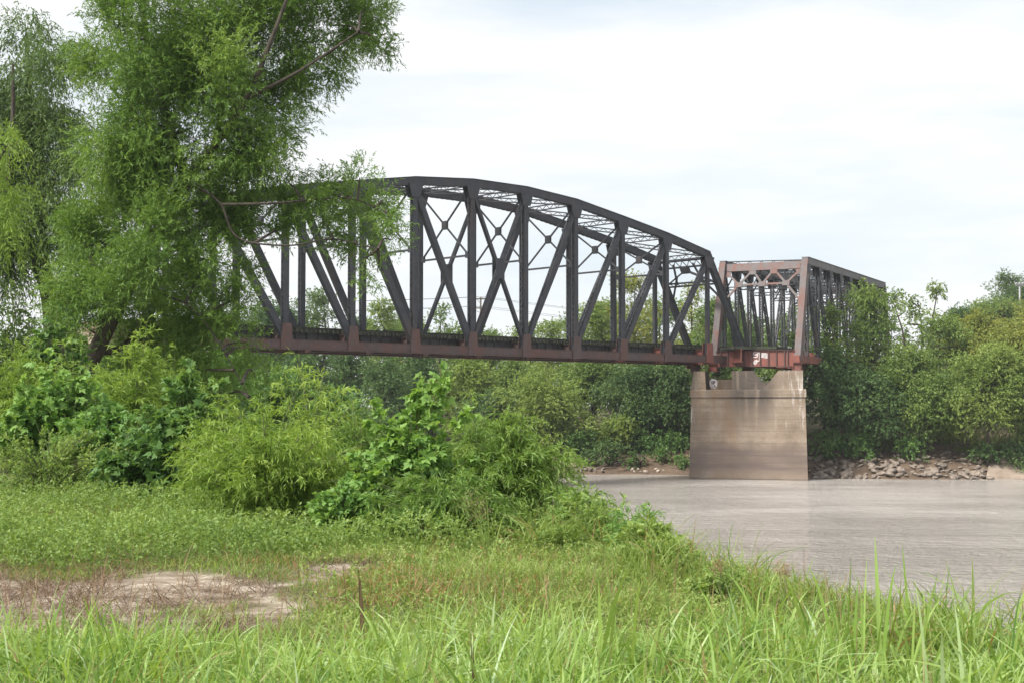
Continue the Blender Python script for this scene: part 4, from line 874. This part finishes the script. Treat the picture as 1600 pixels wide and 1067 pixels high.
fo = Foliage(); n = 2600; y = rng.uniform(10.5, 17.5, n); x = rng.uniform(-.15, .2, n) * y; keep = (x < edge(y) + .3) & (rng.uniform(0, 1, n) > bare_mask(x, y)); x, y = x[keep], y[keep]; n = len(x)
fo.strands(np.stack([x, y, height(x, y) + rng.uniform(0, .12, n)], -1), rng.normal(0, .5, (n, 3)) + [0, 0, .9], .13, 7, .04, .018, .5 + rng.normal(0, .2, n), hang=.3)
tag(fo.build('meadow_weeds', M['meadow'], None), 'small leafy weeds among the short meadow grass', 'weeds', kind='stuff')
# dead stalks on the bare patch
n = 12500; y = rng.uniform(10.2, 15.8, n); x = rng.uniform(-.44, -.06, n) * y; keep = (bare_mask(x, y) > .08) & (rng.uniform(0, 1, n) < (vnoise(x, y, .7, 28) - .3) * 1.9 + .25 * (x < -.28 * y)); x, y = x[keep], y[keep]; n = len(x)
V, Fq, T = blades(x, y, rng.uniform(.06, .26, n), rng.uniform(.004, .010, n), rng.uniform(.1, 1.8, n), .3 + rng.normal(0, .28, n), 3)
tag(quads_obj('dead_stubble', V, Fq, M['straw'], tone=T), 'dry brown stubble lying on the bare sandy patch', 'stubble', kind='stuff')
# far bank grass
n = 9000; X_ = rng.uniform(2, 58, n); s_ = rng.uniform(5.0, 11, n); Y_ = np.interp(X_, FAR_X, FAR_Y) + s_; keep = vnoise(X_, Y_, 5, 40) + .06 * (s_ - 8) > .56; X_, Y_ = X_[keep], Y_[keep]; n = len(X_)
V, Fq, T = blades(X_, Y_, rng.uniform(.3, .8, n), rng.uniform(.08, .16, n), rng.uniform(0, .5, n), .4 + rng.normal(0, .15, n), 2)
tag(quads_obj('bank_grass', V, Fq, M['far_mid'], tone=T), 'patches of rough green grass on the far bank', 'grass', kind='stuff')

# individual tall grass clumps, stalks and plumes that stand out
def clump(name, label, spec, Y, px, cat='grass', mt='grass', grp=None):
    """spec: list of (tip px, tip py, width m)"""
    g = P(px, 900, Y); base = np.array([g[0], g[1], float(height(g[0], g[1]))]); m = MB(); V = []; Fs = []; n0 = 0; T = []
    for tx, ty, w, bx in spec:
        w = w * 1.3
        tip = P(tx, ty, Y + rng.normal(0, .15)) - base; b0 = np.array([(bx - px) / F * Y, rng.normal(0, .05), -.03]); c1 = b0 * .45 + tip * .55; c1[0] = b0[0] + (tip[0] - b0[0]) * .32; c1[2] = tip[2] * .62 + abs(tip[0] - b0[0]) * .3
        t_ = np.linspace(0, 1, 9)[:, None]; c = (1 - t_) ** 2 * b0 + 2 * t_ * (1 - t_) * c1 + t_ ** 2 * tip
        sdv = unit(np.array([1, rng.normal(0, .6), rng.normal(0, .2)])); wt_ = w * np.minimum(1, .5 + 1.2 * t_) * (1 - t_ ** 2.5) * .5 + .0006
        q = np.stack([c - sdv * wt_, c + sdv * wt_ ], 1).reshape(-1, 3); V.append(q); i = np.arange(8) * 2 + n0
        Fs.append(np.stack([i, i + 1, i + 3, i + 2], -1)); n0 += len(q); T += [np.clip(rng.normal(.45, .15), 0, 1)] * 8
    o = quads_obj(name, np.vstack(V), np.vstack(Fs), M[mt], tone=np.array(T)); o.location = base; return tag(o, label, cat, grp)
clump('grass_clump', 'tallest upright reed-like grass clump against the water at right', [(1367, 836, .026, 1378), (1262, 880, .022, 1310), (1330, 868, .012, 1325), (1355, 868, .012, 1345), (1400, 880, .022, 1375), (1341, 900, .016, 1335), (1420, 905, .014, 1385), (1310, 905, .012, 1325), (1300, 940, .014, 1320), (1440, 940, .014, 1390), (1290, 915, .01, 1318), (1390, 912, .016, 1370), (1345, 925, .02, 1350)], 9.3, 1350)
clump('grass_clump', 'arching grass clump right of the tallest one', [(1468, 892, .016, 1425), (1510, 960, .018, 1420), (1545, 968, .014, 1430), (1470, 935, .022, 1415), (1430, 925, .014, 1420), (1405, 950, .014, 1420), (1535, 930, .008, 1440)], 9.0, 1425)
clump('grass_clump', 'grass clump with a folded blade near the right edge', [(1560, 928, .02, 1562), (1598, 915, .012, 1570), (1600, 950, .016, 1575), (1530, 985, .014, 1560), (1600, 985, .014, 1572), (1585, 975, .012, 1566)], 8.8, 1565)
clump('grass_clump', 'broad green blades standing above the meadow near the middle', [(935, 905, .028, 940), (965, 935, .02, 948), (1000, 900, .018, 985), (985, 880, .024, 930), (890, 925, .016, 905), (860, 930, .018, 870), (1040, 940, .018, 1010)], 8.8, 940)
clump('grass_clump', 'tall grass tuft at the foot of the arching shrub', [(735, 790, .014, 758), (760, 775, .016, 765), (790, 800, .016, 772), (720, 830, .014, 755), (810, 830, .016, 775), (775, 795, .014, 768), (745, 815, .014, 760), (825, 850, .014, 775), (700, 850, .014, 755), (750, 800, .018, 764), (785, 820, .014, 770)], 16.6, 765, mt='meadow')
clump('grass_clump', 'seeding grass stems above the bank edge right of middle', [(1198, 858, .01, 1196), (1175, 872, .008, 1178), (1155, 900, .014, 1172), (1160, 870, .006, 1175), (1225, 905, .01, 1200), (1212, 890, .008, 1198), (1245, 915, .007, 1210), (1185, 880, .008, 1188)], 11.5, 1190)
clump('dead_stalk', 'single rust-red dead stalk standing in the grass', [(560, 885, .016, 566), (563, 900, .022, 568), (566, 930, .02, 569)], 10.6, 567, 'stalk', 'straw')
clump('dead_stalk', 'thin dark seed stalk in the foreground grass', [(735, 985, .012, 742), (739, 1000, .009, 743)], 7.6, 742, 'stalk', 'straw')
def plume(px, py, Y, w, h, lab, cnt=260):
    c = np.array(P(px, py, Y)); g = np.array([c[0], Y, float(height(c[0], Y))]); root = empty('seed_grass', g, 0, lab, 'grass'); m = MB(); fo = Foliage()
    for k in range(3):
        t0 = c - g + [rng.normal(0, w * .35), rng.normal(0, .05), rng.normal(0, h * .2)]; m.tube(curve([[rng.normal(0, .05), 0, 0], t0 * [.5, .5, .6], t0], 6), .0022, 4)
        b = np.repeat(t0[None], cnt // 3, 0) + rng.normal(0, 1, (cnt // 3, 3)) * [w * .22, w * .2, h * .4]; fo.leaves(b, unit(rng.normal(0, 1, (len(b), 3)) + [0, 0, .4]), .03, .006, rng.uniform(.2, .9, len(b)))
    m.build('stalk', M['stem'], root); fo.build('seed_head', M['plume'], root)
plume(745, 790, 17.2, .35, .25, 'pinkish seed heads in front of the arching shrub', 500); plume(1226, 892, 11.6, .10, .08, 'pale reddish seed head against the water'); plume(665, 825, 17.6, .22, .12, 'reddish seed heads before the dark shrub'); plume(1125, 880, 12.5, .10, .1, 'seed grass at the bank edge left of the seeding stems'); plume(1020, 830, 15.8, .22, .14, 'wispy seed heads above the bank weeds')
n_tot = sum(len(o.data.polygons) for o in bpy.data.objects if o.type == 'MESH'); print('faces', n_tot)

# haze
hm = bpy.data.materials.new('haze_air'); hm.use_nodes = True; t = hm.node_tree; t.nodes.clear()
o_ = nd(t, 'ShaderNodeOutputMaterial'); v = nd(t, 'ShaderNodeVolumePrincipled'); v.inputs['Color'].default_value = (.92, .95, 1, 1); v.inputs['Density'].default_value = .0002; v.inputs['Anisotropy'].default_value = .2
t.links.new(v.outputs[0], o_.inputs['Volume'])
m = MB(); m.box(-260, 330, -60, 330, -12, 46); tag(m.build('haze', hm), kind='stuff')
